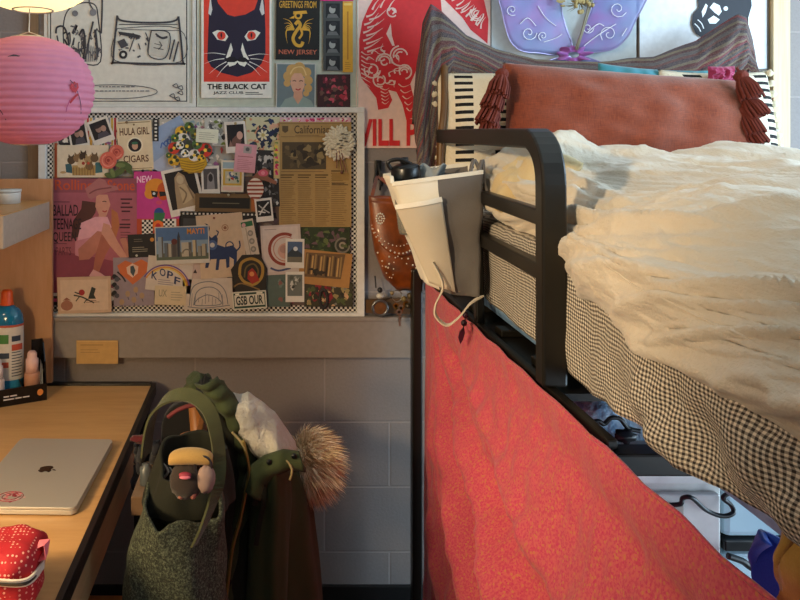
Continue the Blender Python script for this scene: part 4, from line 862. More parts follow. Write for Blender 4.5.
def cosm(name, label, x, y, r, h, cap, cb, cc_):
    c = OR(x, y, .0036); t = thing(name, label, 'cosmetics', c)
    obj('body', lathe(B(), [(0, 0), (r, 0), (r, h*.5), (r*.9, h*.55), (0, h*.55)], c, 24), cb, t, smooth=True)
    obj('cap', lathe(B(), [(0, h*.551), (r*.8, h*.551), (r*.8, h*.83), (r*.62, h*.84), (r*.62, h*.95), (r*.4, h), (0, h)], c, 24), cc_, t, smooth=True)
cosm('foundation_bottle', 'pink capped foundation bottle at the right end of the black tray', -.034, .032, .021, .125, 1, M('#b98468', .2), M('#dfb2a6', .35))
cosm('lotion_tube', 'pale lotion tube in front of the blue bottle in the black tray', -.125, .032, .020, .115, 1, M('#d9c9c4', .35), M('#e3d5d0', .4))
tag(obj('foil_packet', prism(B(), [OR(-.012, .012, .02), OR(-.004-.012, .012, .012), OR(-.002-.006, .03, .085), OR(-.012, .04, .10)], Ro @ Vector((.003, .004, 0))), M('#a8a8aa', .25, .6)), 'silver foil packet at the right side of the black tray', 'packet')
# laptop
alu = NM('silver_aluminium', .42, .45); v = alu.coord('Object'); alu.col(rgb('#c2bbb0')); alu.bump(alu.noise(v, 1500, 2), .05, .0002)
Rl = Matrix.Rotation(math.radians(-1.5), 4, 'Z'); lc0 = Vector((-.460, -.605, zd+.001))
lap = thing('laptop', 'closed silver laptop with a dark apple shaped emblem on its lid', 'laptop', lc0)
def rrect(w, h, r, z, n=6):
    out = []
    for sx_, sy_, a0 in ((1, 1, 0), (-1, 1, 90), (-1, -1, 180), (1, -1, 270)):
        for k in range(n+1):
            a_ = math.radians(a0+90*k/n); out.append(lc0+(Rl.to_3x3() @ Vector((sx_*(w/2-r)+r*math.cos(a_), sy_*(h/2-r)+r*math.sin(a_), z))))
    return out
bm = B(); prism(bm, rrect(.216, .305, .013, .002), (0, 0, .0088)); obj('base', bm, alu.m, lap, bevel=.001)
bm = B(); prism(bm, rrect(.216, .305, .013, .0115), (0, 0, .0048)); obj('lid', bm, alu.m, lap, bevel=.0012)
bm = B(); prism(bm, rrect(.208, .297, .012, .0), (0, 0, .0118)); obj('gap', bm, M('#1c1a19', .5), lap)
def lidpt(x, y, z=.0168): return lc0+Rl.to_3x3() @ Vector((x, y, z))
ap = [(0, -.95), (-.28, -1.05), (-.55, -.98), (-.85, -.55), (-1.0, 0), (-.9, .45), (-.6, .72), (-.25, .7), (0, .6), (.3, .72), (.65, .68), (.85, .48), (.66, .2), (.66, -.12), (.92, -.4), (.75, -.78), (.5, -1.02), (.28, -1.04)]
lf_ = [(.0, .78), (.05, 1.1), (.35, 1.38), (.36, 1.1), (.2, .85)]
bm = B()
for poly in (ap, lf_):
    q = [(p.x, p.y) for p in catmull([(x, y, 0) for x, y in poly], 4, True)]
    bm.faces.new([bm.verts.new(lidpt(y*.0155+.003, -x*.0155)) for x, y in q])
obj('emblem', bm, M('#33261f', .25, .3), lap)
bm = B(); r = random.Random(6)
for k in range(26):
    a_ = r.uniform(0, 6.28); rd_ = r.uniform(.2, 1); x, y = -.030+.030*rd_*math.cos(a_), -.115+.024*rd_*math.sin(a_); s_ = r.uniform(.002, .0045)
    f = bm.faces.new([bm.verts.new(lidpt(x+s_*math.cos(j), y+s_*math.sin(j), .0167+.00002*k)) for j in (0, 1, 2, 3, 4, 5)]); f.material_index = r.choice([0, 0, 1, 2])
for rr_ in (.016, .024):
    q = [(-.030+rr_*math.cos(j*PI/14), -.115+rr_*.8*math.sin(j*PI/14)) for j in range(29)]; tube(bm, [lidpt(x, y, .0168) for x, y in q], .0009, 4, mi=1)
obj('sticker', bm, [M('#d98a8c'), M('#8c2a38'), M('#e2b8b0')], lap)
# red pouch
dot = NM('red_dotted_cotton', .8); v = dot.coord('Object'); vo = dot.n('ShaderNodeTexVoronoi'); vo.inputs['Scale'].default_value = 150; vo.inputs['Randomness'].default_value = .25; dot.l(v, vo.inputs['Vector'])
dot.col(dot.mix(dot.math('LESS_THAN', vo.outputs['Distance'], .26), rgb('#a61420'), rgb('#dfa090'))); dot.bump(dot.noise(v, 60, 3), .4, .003)
pc_ = Vector((-.425, -1.02, zd+.001)); 
po = thing('dotted_pouch', 'red dotted fabric pouch with a pale zip at the desk corner', 'pouch', pc_)
def pouch(u, v):
    th_ = 2*PI*u; ph = PI*(v-.5); c_, s_ = math.cos(th_), math.sin(th_)
    sq = lambda a, e: math.copysign(abs(a)**e, a)
    x = .085*sq(c_, .55)*sq(math.cos(ph), .5); y = .055*sq(s_, .55)*sq(math.cos(ph), .5); z = .052+.052*sq(math.sin(ph), .62)
    z += (.010*(x/.085)) if v > .5 else 0
    k = .006*noise.noise(Vector((x*30, y*30, z*30))); return pc_+Vector((x+k, y+k*1.4, max(0, z+k)))
obj('body', grid(B(), pouch, 60, 34, wrap=True), dot.m, po, smooth=True)
bm = B(); zc = [pc_+Vector((-.09, -.052, .080)), pc_+Vector((-.03, -.0585, .078)), pc_+Vector((.03, -.059, .075)), pc_+Vector((.078, -.048, .068)), pc_+Vector((.0885, .0, .066))]
ribbon(bm, catmull(zc, 6), .013, .003, (0, -.4, 1)); zp = obj('zip', bm, M('#cfc6b8', .6), po)
bm = B(); ribbon(bm, catmull([q+Vector((0, -.0035, 0)) for q in zc], 6), .004, .002, (0, -.4, 1)); obj('zip_teeth', bm, M('#3f3c38', .4, .4), zp)
bm = B(); ribbon(bm, catmull([pc_+Vector((-.02, -.062, .086)), pc_+Vector((.01, -.064, .080)), pc_+Vector((.035, -.064, .084))], 5), .006, .0015, (0, -.2, 1)); obj('zip_pull', bm, M('#6d8a2c', .5), zp)
bm = B(); ribbon(bm, [pc_+Vector((.078, .0, .095)), pc_+Vector((.094, -.002, .10)), pc_+Vector((.094, -.004, .080)), pc_+Vector((.082, -.004, .078))], .018, .0012, (0, 1, .2)); obj('pink_tab', bm, M('#d9707e', .6), po)
# ================================================================== chair, coat and bags
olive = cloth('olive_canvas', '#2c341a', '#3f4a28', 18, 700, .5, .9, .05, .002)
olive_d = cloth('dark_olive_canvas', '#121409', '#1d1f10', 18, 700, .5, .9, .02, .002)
oak = wood('chair_oak', '#8d5a2c', '#a66c38', (30, 30, 4), .4)
ch = thing('desk_chair', 'wooden desk chair hidden under a coat and bags', 'chair', (-.12, -.72, 0))
CZ = .98
obj('seat', box(B(), (-.52, -.92, .43), (-.10, -.52, .455)), oak, ch, bevel=.006)
for y in (-.535, -.70):
    bm = B(); tube(bm, [(-.12, y, 0), (-.12, y, .45), (-.135, y, .70), (-.15, y, .885)], .017, 10); obj('back_post', bm, oak, ch, smooth=True)
    bm = B(); tube(bm, [(-.49, y, 0), (-.49, y, .43)], .016, 10); obj('leg', bm, oak, ch, smooth=True)
for z in (.62, .74, .84):
    bm = B(); ribbon(bm, [(-.128-.02*(z-.6), -.70, z), (-.128-.02*(z-.6), -.535, z)], .06, .014, (0, 0, 1)); obj('back_rail', bm, oak, ch, bevel=.003)
def loft(secs, n=48, m=60, fold=.0, fr=6, seed=0, cap=True):
    """secs: (z, cx, cy, rx, ry); closed vertical cloth volume with folds running down it"""
    bm = B(); z0, z1 = secs[0][0], secs[-1][0]; tab = [(s_[0], tuple(s_[1:])) for s_ in secs]
    def f(u, v):
        z = z0+(z1-z0)*v; cx_, cy_, rx_, ry_ = lerpt(tab, z) if z1 > z0 else lerpt([(-a_, b_) for a_, b_ in tab], -z)
        th_ = 2*PI*u; k = 1+fold*(math.sin(th_*fr+3*noise.noise(Vector((z*4, seed, 0))))*.6+1.2*noise.noise(Vector((math.cos(th_)*2+seed, math.sin(th_)*2, z*5))))
        return Vector((cx_+rx_*k*math.cos(th_), cy_+ry_*k*math.sin(th_), z+.01*noise.noise(Vector((math.cos(th_)*2, math.sin(th_)*2, seed+z)))))
    grid(bm, f, n, m, wrap=True)
    if cap:
        bm.verts.ensure_lookup_table()
        ends = [e for e in bm.edges if e.is_boundary]; bmesh.ops.holes_fill(bm, edges=ends, sides=0)
    return bm
def Q(px, py, Y=-.62): return P(px, py, Y)
coat = thing('parka', 'olive green parka with cream lining and fur hood hung on the chair', 'coat', (.0, -.66, .3))
def sect(lst, Y, ry, z0=None):
    out = []
    for py, x0, x1 in lst:
        a_, b_ = P(x0, py, Y), P(x1, py, Y); out.append((a_.z, (a_.x+b_.x)/2, Y, (b_.x-a_.x)/2, ry))
    return out[::-1]
# outer body on the right, sleeve in front, dark front panel on the left
obj('body', loft(sect([(452, 262, 288), (458, 256, 300), (470, 254, 307), (500, 252, 313), (540, 252, 317), (580, 253, 320), (640, 253, 324)], -.60, .11), 64, 60, .07, 7, 1), olive, coat, smooth=True)
obj('sleeve', loft(sect([(452, 262, 275), (458, 254, 284), (470, 250, 290), (500, 248, 292), (540, 246, 290), (600, 246, 288), (640, 247, 287)], -.70, .055), 48, 50, .10, 4, 5), olive, coat, smooth=True)
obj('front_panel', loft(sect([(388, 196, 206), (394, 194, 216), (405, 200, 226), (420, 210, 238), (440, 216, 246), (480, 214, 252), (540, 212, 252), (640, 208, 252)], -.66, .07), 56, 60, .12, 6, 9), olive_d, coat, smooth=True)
bm = B(); ellipsoid(bm, Q(199, 388, -.58), (.030, .05, .028), 20, 14, amp=.35, fr=2.5, seed=3); ellipsoid(bm, Q(211, 396, -.60), (.035, .05, .030), 20, 14, amp=.35, fr=2.5, seed=5)
obj('collar', bm, olive, coat, smooth=True)
bm = B()
def plk(u, v):
    pts = [(206, 380), (218, 392), (232, 412), (242, 436), (246, 462), (243, 500), (232, 545), (224, 620)]
    p0 = lerpt([(i/7, Q(*p, -.70)[:]) for i, p in enumerate(pts)], u); p0 = Vector(p0)
    return p0+Vector((.030*(v-.5)*1.4, -.028*math.sin(PI*v)-.004*math.sin(u*60), .012*(v-.5)))
grid(bm, plk, 80, 8); obj('placket', bm, olive, coat, smooth=True, solid=.006)
bm = B(); tube(bm, catmull([Q(243, 440, -.745), Q(249, 470, -.755), Q(246, 490, -.757), Q(240, 520, -.757), Q(232, 550, -.757), Q(226, 600, -.757)], 8), .0035, 6); obj('zip', bm, M('#8c7a42', .4, .6), coat, smooth=True)
fle = NM('cream_fleece', .98); v = fle.coord('Object'); fle.col(fle.ramp(fle.noise(v, 60, 5), [(.3, rgb('#e9e0c8')), (.7, rgb('#fbf6e8'))])); fle.bump(fle.noise(v, 90, 5, .75), 1, .02); fle.b.inputs['Sheen Weight'].default_value = .6
bm = B()
def fleece(u, v):
    c0 = lerpt([(0, (217, 407)), (.25, (237, 416)), (.5, (256, 427)), (.75, (276, 440)), (1, (294, 452))], v); r_ = lerpt([(0, .006), (.12, .036), (.4, .056), (.75, .054), (1, .022)], v)
    th_ = 2*PI*u; d = Vector((-.5*math.sin(th_)*.3, math.cos(th_), math.sin(th_))); k = 1+.13*noise.noise(Vector((c0[0]*.09, math.sin(th_)*2, math.cos(th_)*2)))
    return Q(c0[0]+3, c0[1]+1, -.675)+Vector((d.x*r_*k, d.y*r_*1.2*k, d.z*r_*k))
grid(bm, fleece, 40, 40, wrap=True); bmesh.ops.holes_fill(bm, edges=[e for e in bm.edges if e.is_boundary], sides=0); obj('lining', bm, fle.m, coat, smooth=True)
bm = B()
def yoke(u, v):
    a_ = lerpt([(0, (243, 486)), (.3, (249, 468)), (.6, (264, 456)), (.8, (283, 450)), (1, (299, 452))], u); b_ = lerpt([(0, (262, 500)), (.3, (266, 484)), (.6, (276, 474)), (.8, (290, 468)), (1, (306, 470))], u)
    p0 = Q(a_[0]+(b_[0]-a_[0])*v, a_[1]+(b_[1]-a_[1])*v, -.748); p0.y -= .016*math.sin(PI*v); return p0
grid(bm, yoke, 36, 6); obj('hood_band', bm, olive, coat, smooth=True, solid=.008)
for px, py in ((269, 462), (294, 456)):
    bm = B(); lathe(bm, [(0, 0), (.0055, 0), (.005, .003), (.002, .004), (0, .004)], Q(px, py, -.764), 14, axis=(0, -1, 0)); obj('snap', bm, M('#1a1c1e', .3, .5), coat, smooth=True)
fur = NM('tan_fur', .7); fur.col(fur.ramp(fur.noise(fur.coord('Object'), 40, 4), [(.3, rgb('#c9ab7c')), (.5, rgb('#e6cfa4')), (.7, rgb('#fbf0d8'))])); fur.b.inputs['Sheen Weight'].default_value = .3
bm = B(); r = random.Random(12); fc = Q(312, 462, -.60)
for k in range(2600):
    z_ = r.uniform(-1, 1); a_ = r.uniform(0, 2*PI); s_ = math.sqrt(1-z_*z_); n_ = Vector((s_*math.cos(a_), s_*math.sin(a_), z_))
    root = fc+Vector((n_.x*.036, n_.y*.05, n_.z*.046)); L_ = r.uniform(.022, .048); dr = (n_+Vector((.55, -.1, -.12))+Vector((r.uniform(-.3, .3), r.uniform(-.3, .3), r.uniform(-.3, .3)))).normalized()
    tip = root+dr*L_+Vector((.006, 0, -.010)); mid = root+dr*L_*.55
    w_ = Vector((r.uniform(-1, 1), r.uniform(-1, 1), r.uniform(-1, 1))).cross(dr).normalized()*.0011
    vs = [bm.verts.new(q) for q in (root-w_, root+w_, mid+w_*.8, mid-w_*.8, tip)]
    bm.faces.new(vs[:4]); bm.faces.new((vs[3], vs[2], vs[4]))
ellipsoid(bm, fc, (.040, .052, .050), 24, 16)
tag(obj('fur_trim', bm, fur.m, coat, normals=False), 'long tan fur on the hood edge')
bm = B()
tube(bm, catmull([Q(278, 455, -.755), Q(287, 461, -.765), Q(292, 470, -.768), Q(290, 480, -.766)], 6), .0022, 6, mi=0); obj('drawcord', bm, M('#a08f64', .8), coat, smooth=True); bm = B(); tube(bm, catmull([Q(232, 432, -.735), Q(241, 442, -.745), Q(246, 452, -.75), Q(250, 470, -.75)], 6), .0024, 6)
obj('drawcord', bm, M('#a08f64', .8), coat, smooth=True)
bm = B()
for pts in ([(262, 478), (264, 500), (260, 520), (256, 545)], [(256, 470), (258, 490), (255, 505)]):
    ribbon(bm, catmull([Q(x, y, -.757) for x, y in pts], 6), .009, .004, (1, 0, 0))
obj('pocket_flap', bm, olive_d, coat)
# tote with strap
felt = NM('speckled_felt', .95); v = felt.coord('Object'); felt.col(felt.ramp(felt.noise(v, 260, 5, .8), [(.38, rgb('#181b15')), (.5, rgb('#33382c')), (.62, rgb('#646b58'))])); felt.bump(felt.noise(v, 200, 4), .7, .003)
tote = thing('tote_bag', 'open olive bag with an arched strap and speckled grey front on the chair', 'bag', (-.2, -.86, .45))
def totef(u, v):
    z = lerpt([(0, P(0, 640, -.86).z), (1, P(0, 492, -.86).z)], v); th_ = 2*PI*u
    x0 = lerpt([(0, P(126, 640, -.88).x), (.6, P(127, 545, -.88).x), (1, P(142, 492, -.88).x)], v); x1 = P(226, 500, -.88).x-.01*v
    c_, s_ = math.cos(th_), math.sin(th_); sq = lambda a: math.copysign(abs(a)**.7, a)
    k = 1+.10*noise.noise(Vector((c_*2, s_*2, z*9)))
    return Vector(((x0+x1)/2+(x1-x0)/2*sq(c_)*k+.01*noise.noise(Vector((z*14, s_, 2))), -.86+.075*sq(s_)*k+.012*math.sin(c_*4+z*22), z+v*v*(.035*noise.noise(Vector((c_*1.6, s_*1.6, 5)))-.02*max(0, -s_))))
obj('front', grid(B(), totef, 60, 30, wrap=True), felt.m, tote, smooth=True, solid=.006)
def toteup(u, v):
    th_ = 2*PI*u; z = lerpt([(0, P(0, 512, -.84).z), (1, P(0, 458, -.84).z)], v)
    x0 = lerpt([(0, P(140, 512, -.84).x), (.5, P(150, 480, -.84).x), (1, P(158, 458, -.84).x)], v); x1 = lerpt([(0, P(232, 512, -.84).x), (1, P(224, 458, -.84).x)], v)
    k = 1+.16*noise.noise(Vector((math.cos(th_)*2+4, math.sin(th_)*2, z*10)))
    return Vector(((x0+x1)/2+(x1-x0)/2*math.cos(th_)*k, -.80+.07*math.sin(th_)*k-.0*v, z-.045*max(0, -math.sin(th_))*v+.02*noise.noise(Vector((th_, 1, 2)))*v))
obj('upper_part', grid(B(), toteup, 60, 30, wrap=True), olive_d, tote, smooth=True, solid=.006)
st_m = cloth('olive_webbing', '#33351a', '#4a4d28', 60, 1200, .5)
bm = B(); ribbon(bm, catmull([Q(146, 455, -.86), Q(149, 430, -.87), Q(155, 411, -.875), Q(166, 399, -.88), Q(181, 394.5, -.885), Q(196, 398, -.89), Q(209, 411, -.90), Q(216, 433, -.91), Q(219, 460, -.92), Q(216, 490, -.945), Q(206, 520, -.955), Q(194, 545, -.957)], 8), .024, .004, (.55, 0.6, .6)); obj('strap', bm, st_m, tote)
bm = B(); arch = [P(188+27*math.cos(PI*k/16), 430-28*math.sin(PI*k/16), -.47) for k in range(17)]+[P(161, 520, -.47), P(215, 520, -.47)][::1]
prism(bm, arch, (0, .03, 0)); obj('back_panel', bm, cloth('black_lining', '#0b0a0b', '#151314', 60, 500), tote, bevel=.006)
bm = B(); tube(bm, catmull([Q(168, 417, -.88), Q(180, 409, -.885), Q(196, 405, -.885), Q(206, 411, -.885)], 6), .004, 6); obj('red_piping', bm, M('#5c1c22', .8), tote, smooth=True)
# plush key ring
pl = thing('plush_charm', 'small plush head with a tan bun hat and pink tongue hanging on the bag', 'soft toy', Q(190, 500, -.94))
bm = B(); ellipsoid(bm, Q(187, 480, -.965), (.028, .022, .030), 24, 16, amp=.1, fr=4); obj('head', bm, cloth('dark_plush', '#1c120e', '#30231b', 90, 500), pl, smooth=True)
bm = B()
def hat(u, v):
    ang = PI*(.06+.88*u); th_ = 2*PI*v; r_ = .0125*math.sin(ang)**.4; return Q(191, 461, -.965)+Vector((-.036*math.cos(ang)+.0, r_*math.cos(th_)*1.3, .008*math.sin(ang)+r_*math.sin(th_)))
grid(bm, hat, 30, 16); obj('hat', bm, cloth('tan_plush', '#94733c', '#b8924f', 90, 500), pl, smooth=True)
bm = B(); ellipsoid(bm, Q(185, 475, -.988), (.010, .005, .0045), 14, 8); obj('mouth', bm, M('#8a2436', .6), pl, smooth=True)
bm = B(); ellipsoid(bm, Q(185, 477.5, -.993), (.009, .004, .0025), 14, 8); obj('tongue', bm, M('#c9687a', .6), pl, smooth=True)
bm = B(); ellipsoid(bm, Q(206, 479, -.975), (.015, .014, .022), 18, 12, amp=.15, fr=4); obj('patch', bm, M('#8d766e', .9), pl, smooth=True)
for px in (181, 193):
    bm = B(); ellipsoid(bm, Q(px, 493, -.975), (.006, .007, .010), 12, 8); obj('hand', bm, M('#a86a5a', .8), pl, smooth=True)
bm = B(); tube(bm, [Q(203, 466, -.975)+Vector((.013*math.cos(a*PI/10), 0, .015*math.sin(a*PI/10))) for a in range(20)], .003, 6, closed=True); obj('ring', bm, M('#241f22', .4), pl, smooth=True)
# clutter between desk and bag
tag(obj('brown_box', box(B(), P(131, 497, -.66), P(160, 478, -.50)), cloth('cardboard', '#6b5138', '#80634a', 12, 300), bevel=.002), 'low brown cardboard box between the desk and the bag', 'box')
tag(obj('grey_canister', lathe(B(), [(0, 0), (.012, 0), (.013, .002), (.013, .035), (.008, .038), (.008, .042), (0, .042)], P(146, 484, -.62), 20), M('#5c6264', .35), smooth=True), 'small grey canister on the brown box beside the desk', 'canister')
bm = B()
def scf(u, v): 
    p0 = P(134+26*u, 446+34*v+6*math.sin(u*5), -.50); p0.y += .04*noise.noise(Vector((u*4, v*4, 3)))+.015*math.sin(u*12+v*4); return p0
grid(bm, scf, 40, 40); tag(obj('dark_scarf', bm, cloth('charcoal_knit', '#17171c', '#2a2a33', 60, 400, .8), smooth=True, solid=.008), 'dark scarf bunched behind the desk corner', 'scarf')
bm = B(); ellipsoid(bm, P(141, 439, -.53), (.024, .012, .008), 16, 10, amp=.5, fr=3); tag(obj('red_glove', bm, cloth('dark_red_knit', '#4a1016', '#6b1c24', 60, 400), smooth=True), 'bit of dark red knit on top of the dark scarf', 'cloth')
bm = B()
for k in range(5): tube(bm, catmull([P(160+k*3, 462+k*2, -.80), P(165+k*3, 470+k*2, -.81), P(159+k*3, 478+k*3, -.81), P(166+k*3, 486+k*2, -.81)], 5), .0028, 6, mi=k % 2)
tag(obj('tangled_lanyard', bm, [M('#16161a'), M('#8d877c')], smooth=True), 'black and grey tangled cord beside the plush charm', 'cord')
# ================================================================== the raised bed
steel = NM('black_powder_coat', .38); v = steel.coord('Object'); steel.col(rgb('#17140f')); steel.bump(steel.noise(v, 900, 2), .1, .0004); steel = steel.m
bed = thing('loft_bed', 'black metal raised bed frame with guard rail and striped throw over its headboard', 'bed', (.9, -1.0, 0))
BX = .462
def rect_tube(bm, pts, a, b, side):
    return ribbon(bm, pts, a, b, side)
# guard rail: top bar bending down into the near post (rectangular tube)
zt = 1.472
arc = [(BX, -.27, zt), (BX, -.62, zt), (BX, -.86, zt-.001)]
for k in range(1, 9):
    a = PI/2*k/8; arc.append((BX, -.885-.075*math.sin(a), zt-.075*(1-math.cos(a))))
arc += [(BX, -.962, 1.2), (BX, -.962, 1.076)]
bm = B(); rect_tube(bm, arc, .040, .034, (1, 0, 0)); obj('guard_rail', bm, steel, bed, bevel=.004)
for z, y0 in ((1.352, -.2), (1.262, -.2)):
    bm = B(); rect_tube(bm, [(BX, y0, z), (BX, -.95, z-.012)], .02, .027, (1, 0, 0)); obj('guard_bar', bm, steel, bed, bevel=.003)
bm = B(); rect_tube(bm, [(BX, -.56, 1.36), (BX, -.575, 1.06)], .018, .022, (1, 0, 0)); obj('strut', bm, steel, bed, bevel=.003)
# corner posts
obj('post', box(B(), (.412, -.125, 0), (.440, -.09, 1.1)), steel, bed, bevel=.004)
obj('post', box(B(), (1.40, -.125, 0), (1.43, -.09, 1.1)), steel, bed, bevel=.004)
# side rail, stopping at the cross beam
bm = B(); box(bm, (.452, -1.17, 1.035), (.468, -.09, 1.075)); obj('side_rail', bm, steel, bed, bevel=.003)
bm = B(); box(bm, (1.38, -2.0, 1.045), (1.41, -.09, 1.092)); obj('side_rail', bm, steel, bed, bevel=.003)
for y in (-.25, -.45, -.65, -.85):
    obj('slat', box(B(), (.478, y-.02, 1.068), (1.38, y+.02, 1.082)), steel, bed, bevel=.002)
bm = B(); box(bm, (.455, -1.185, 1.033), (1.40, -1.15, 1.062)); obj('cross_beam', bm, steel, bed, bevel=.003)
obj('deck', box(B(), (.470, -.98, 1.055), (1.38, -.28, 1.067)), steel, bed)
# headboard: two curved uprights with a bar between them
hbw = wood('golden_lit_post', '#5a3d1c', '#6f4d26', (30, 30, 3))  # golden light on the post's edge is put into this brown
bm = B()
lp = catmull([(.458, -.25, 1.0), (.458, -.25, 1.4), (.474, -.23, 1.56), (.49, -.16, 1.70)], 6)
tube(bm, lp, .010, 8); tag(obj('headboard_post', bm, hbw, bed, smooth=True), 'upright at the head end with golden light put into its brown')
bm = B(); tube(bm, [(1.335, -.12, 1.0), (1.335, -.12, 1.4), (1.33, -.12, 1.80)], .013, 8); obj('headboard_post', bm, steel, bed, smooth=True)
bm = B(); tube(bm, catmull([(.474, -.13, 1.74), (.65, -.11, 1.64), (.9, -.1, 1.61), (1.15, -.1, 1.64), (1.33, -.12, 1.76)], 6), .012, 8); obj('headboard_rail', bm, steel, bed, smooth=True)
for x in (.62, .78, .94, 1.10, 1.22):
    bm = B(); tube(bm, [(x, -.105, 1.07), (x, -.1, 1.63)], .008, 8); obj('headboard_bar', bm, steel, bed, smooth=True)
# mattress
mt = NM('blue_ticking', .6); v = mt.coord('Object'); mt.col(mt.ramp(mt.noise(v, 25, 4), [(.3, rgb('#4f6f95')), (.7, rgb('#7fa3c8'))]))
bm = box(B(), (.496, -2.0, 1.083), (1.42, -.28, 1.27)); tag(obj('mattress', bm, mt.m, bevel=.02), 'blue mattress whose lower edge shows under the striped sheet', 'mattress')
# fine striped / checked sheet over the mattress side, billowing out past the near post
sh = NM('checked_sheet', .85); uvn = sh.n('ShaderNodeUVMap')
sp = sh.n('ShaderNodeSeparateXYZ'); wob = sh.n('ShaderNodeTexNoise'); wob.inputs['Scale'].default_value = 22; sh.l(uvn.outputs[0], wob.inputs['Vector']); vs_ = sh.n('ShaderNodeVectorMath'); vs_.operation = 'SCALE'; vs_.inputs['Scale'].default_value = .012; sh.l(wob.outputs['Color'], vs_.inputs[0]); va_ = sh.n('ShaderNodeVectorMath'); va_.operation = 'ADD'; sh.l(vs_.outputs[0], va_.inputs[0]); sh.l(uvn.outputs[0], va_.inputs[1]); sh.l(va_.outputs[0], sp.inputs[0])
def band(k, per, wob=0):
    s_ = sh.math('SINE', sh.math('MULTIPLY', sp.outputs[k], 2*PI/per)); return sh.math('ADD', sh.math('MULTIPLY', s_, 1.6), .5)
a_ = sh.n('ShaderNodeClamp'); sh.l(band(0, .0068), a_.inputs[0]); b_ = sh.n('ShaderNodeClamp'); sh.l(band(1, .0068), b_.inputs[0])
fac = sh.math('MULTIPLY', sh.math('ADD', a_.outputs[0], b_.outputs[0]), .5)
sh.col(sh.ramp(fac, [(0, rgb('#2f2a28')), (.45, rgb('#8f867a')), (1, rgb('#e6dccb'))]))
sh.bump(b_.outputs[0], .5, .0015); sh = sh.m
def sheet(u, v):        # u along the bed from head to foot, v from the mattress top down to the hem
    Y = -.30-1.46*u; bul = max(0, min(1, (-1.05-Y)/.28)); bul = bul*bul*(3-2*bul)
    zt_, zb = 1.285, lerpt([(-1.8, 1.135), (-1.5, 1.135), (-1.36, 1.122), (-1.22, 1.112), (-1.12, 1.105), (-1.06, 1.095), (-1.0, 1.10), (-.9, 1.11), (-.6, 1.12), (-.45, 1.16), (-.3, 1.19)], Y)
    if v < .16:
        t = v/.16; x, z = .604-.13*t, zt_+.012*(1-t)
    else:
        t = (v-.16)/.84; x = lerpt([(-1.3, .468), (-1.05, .486), (-.3, .478)], Y)-.004*math.sin(PI*t)-bul*(.026*math.sin(PI*min(1, t*.72+.1))); z = zt_+(zb-zt_)*t
        fo = noise.noise(Vector((Y*9+t*1.5, t*1.2, 3)))*.022+noise.noise(Vector((Y*22-t*3, t*2, 9)))*.010
        x -= (fo*(.25+.75*bul)+abs(noise.noise(Vector((Y*14, t*5, 1))))*.008*bul)*(.02+t*1.25)
        z += .008*noise.noise(Vector((Y*11, 5, t*3)))*t*bul
    return Vector((x, Y, z))
bm = grid(B(), sheet, 220, 36, uv=lambda u, v: (u*1.46, v*.26))
tag(obj('fitted_sheet', bm, sh, smooth=True, solid=.003), 'grey and cream finely checked sheet hanging loose over the mattress side', 'sheet')
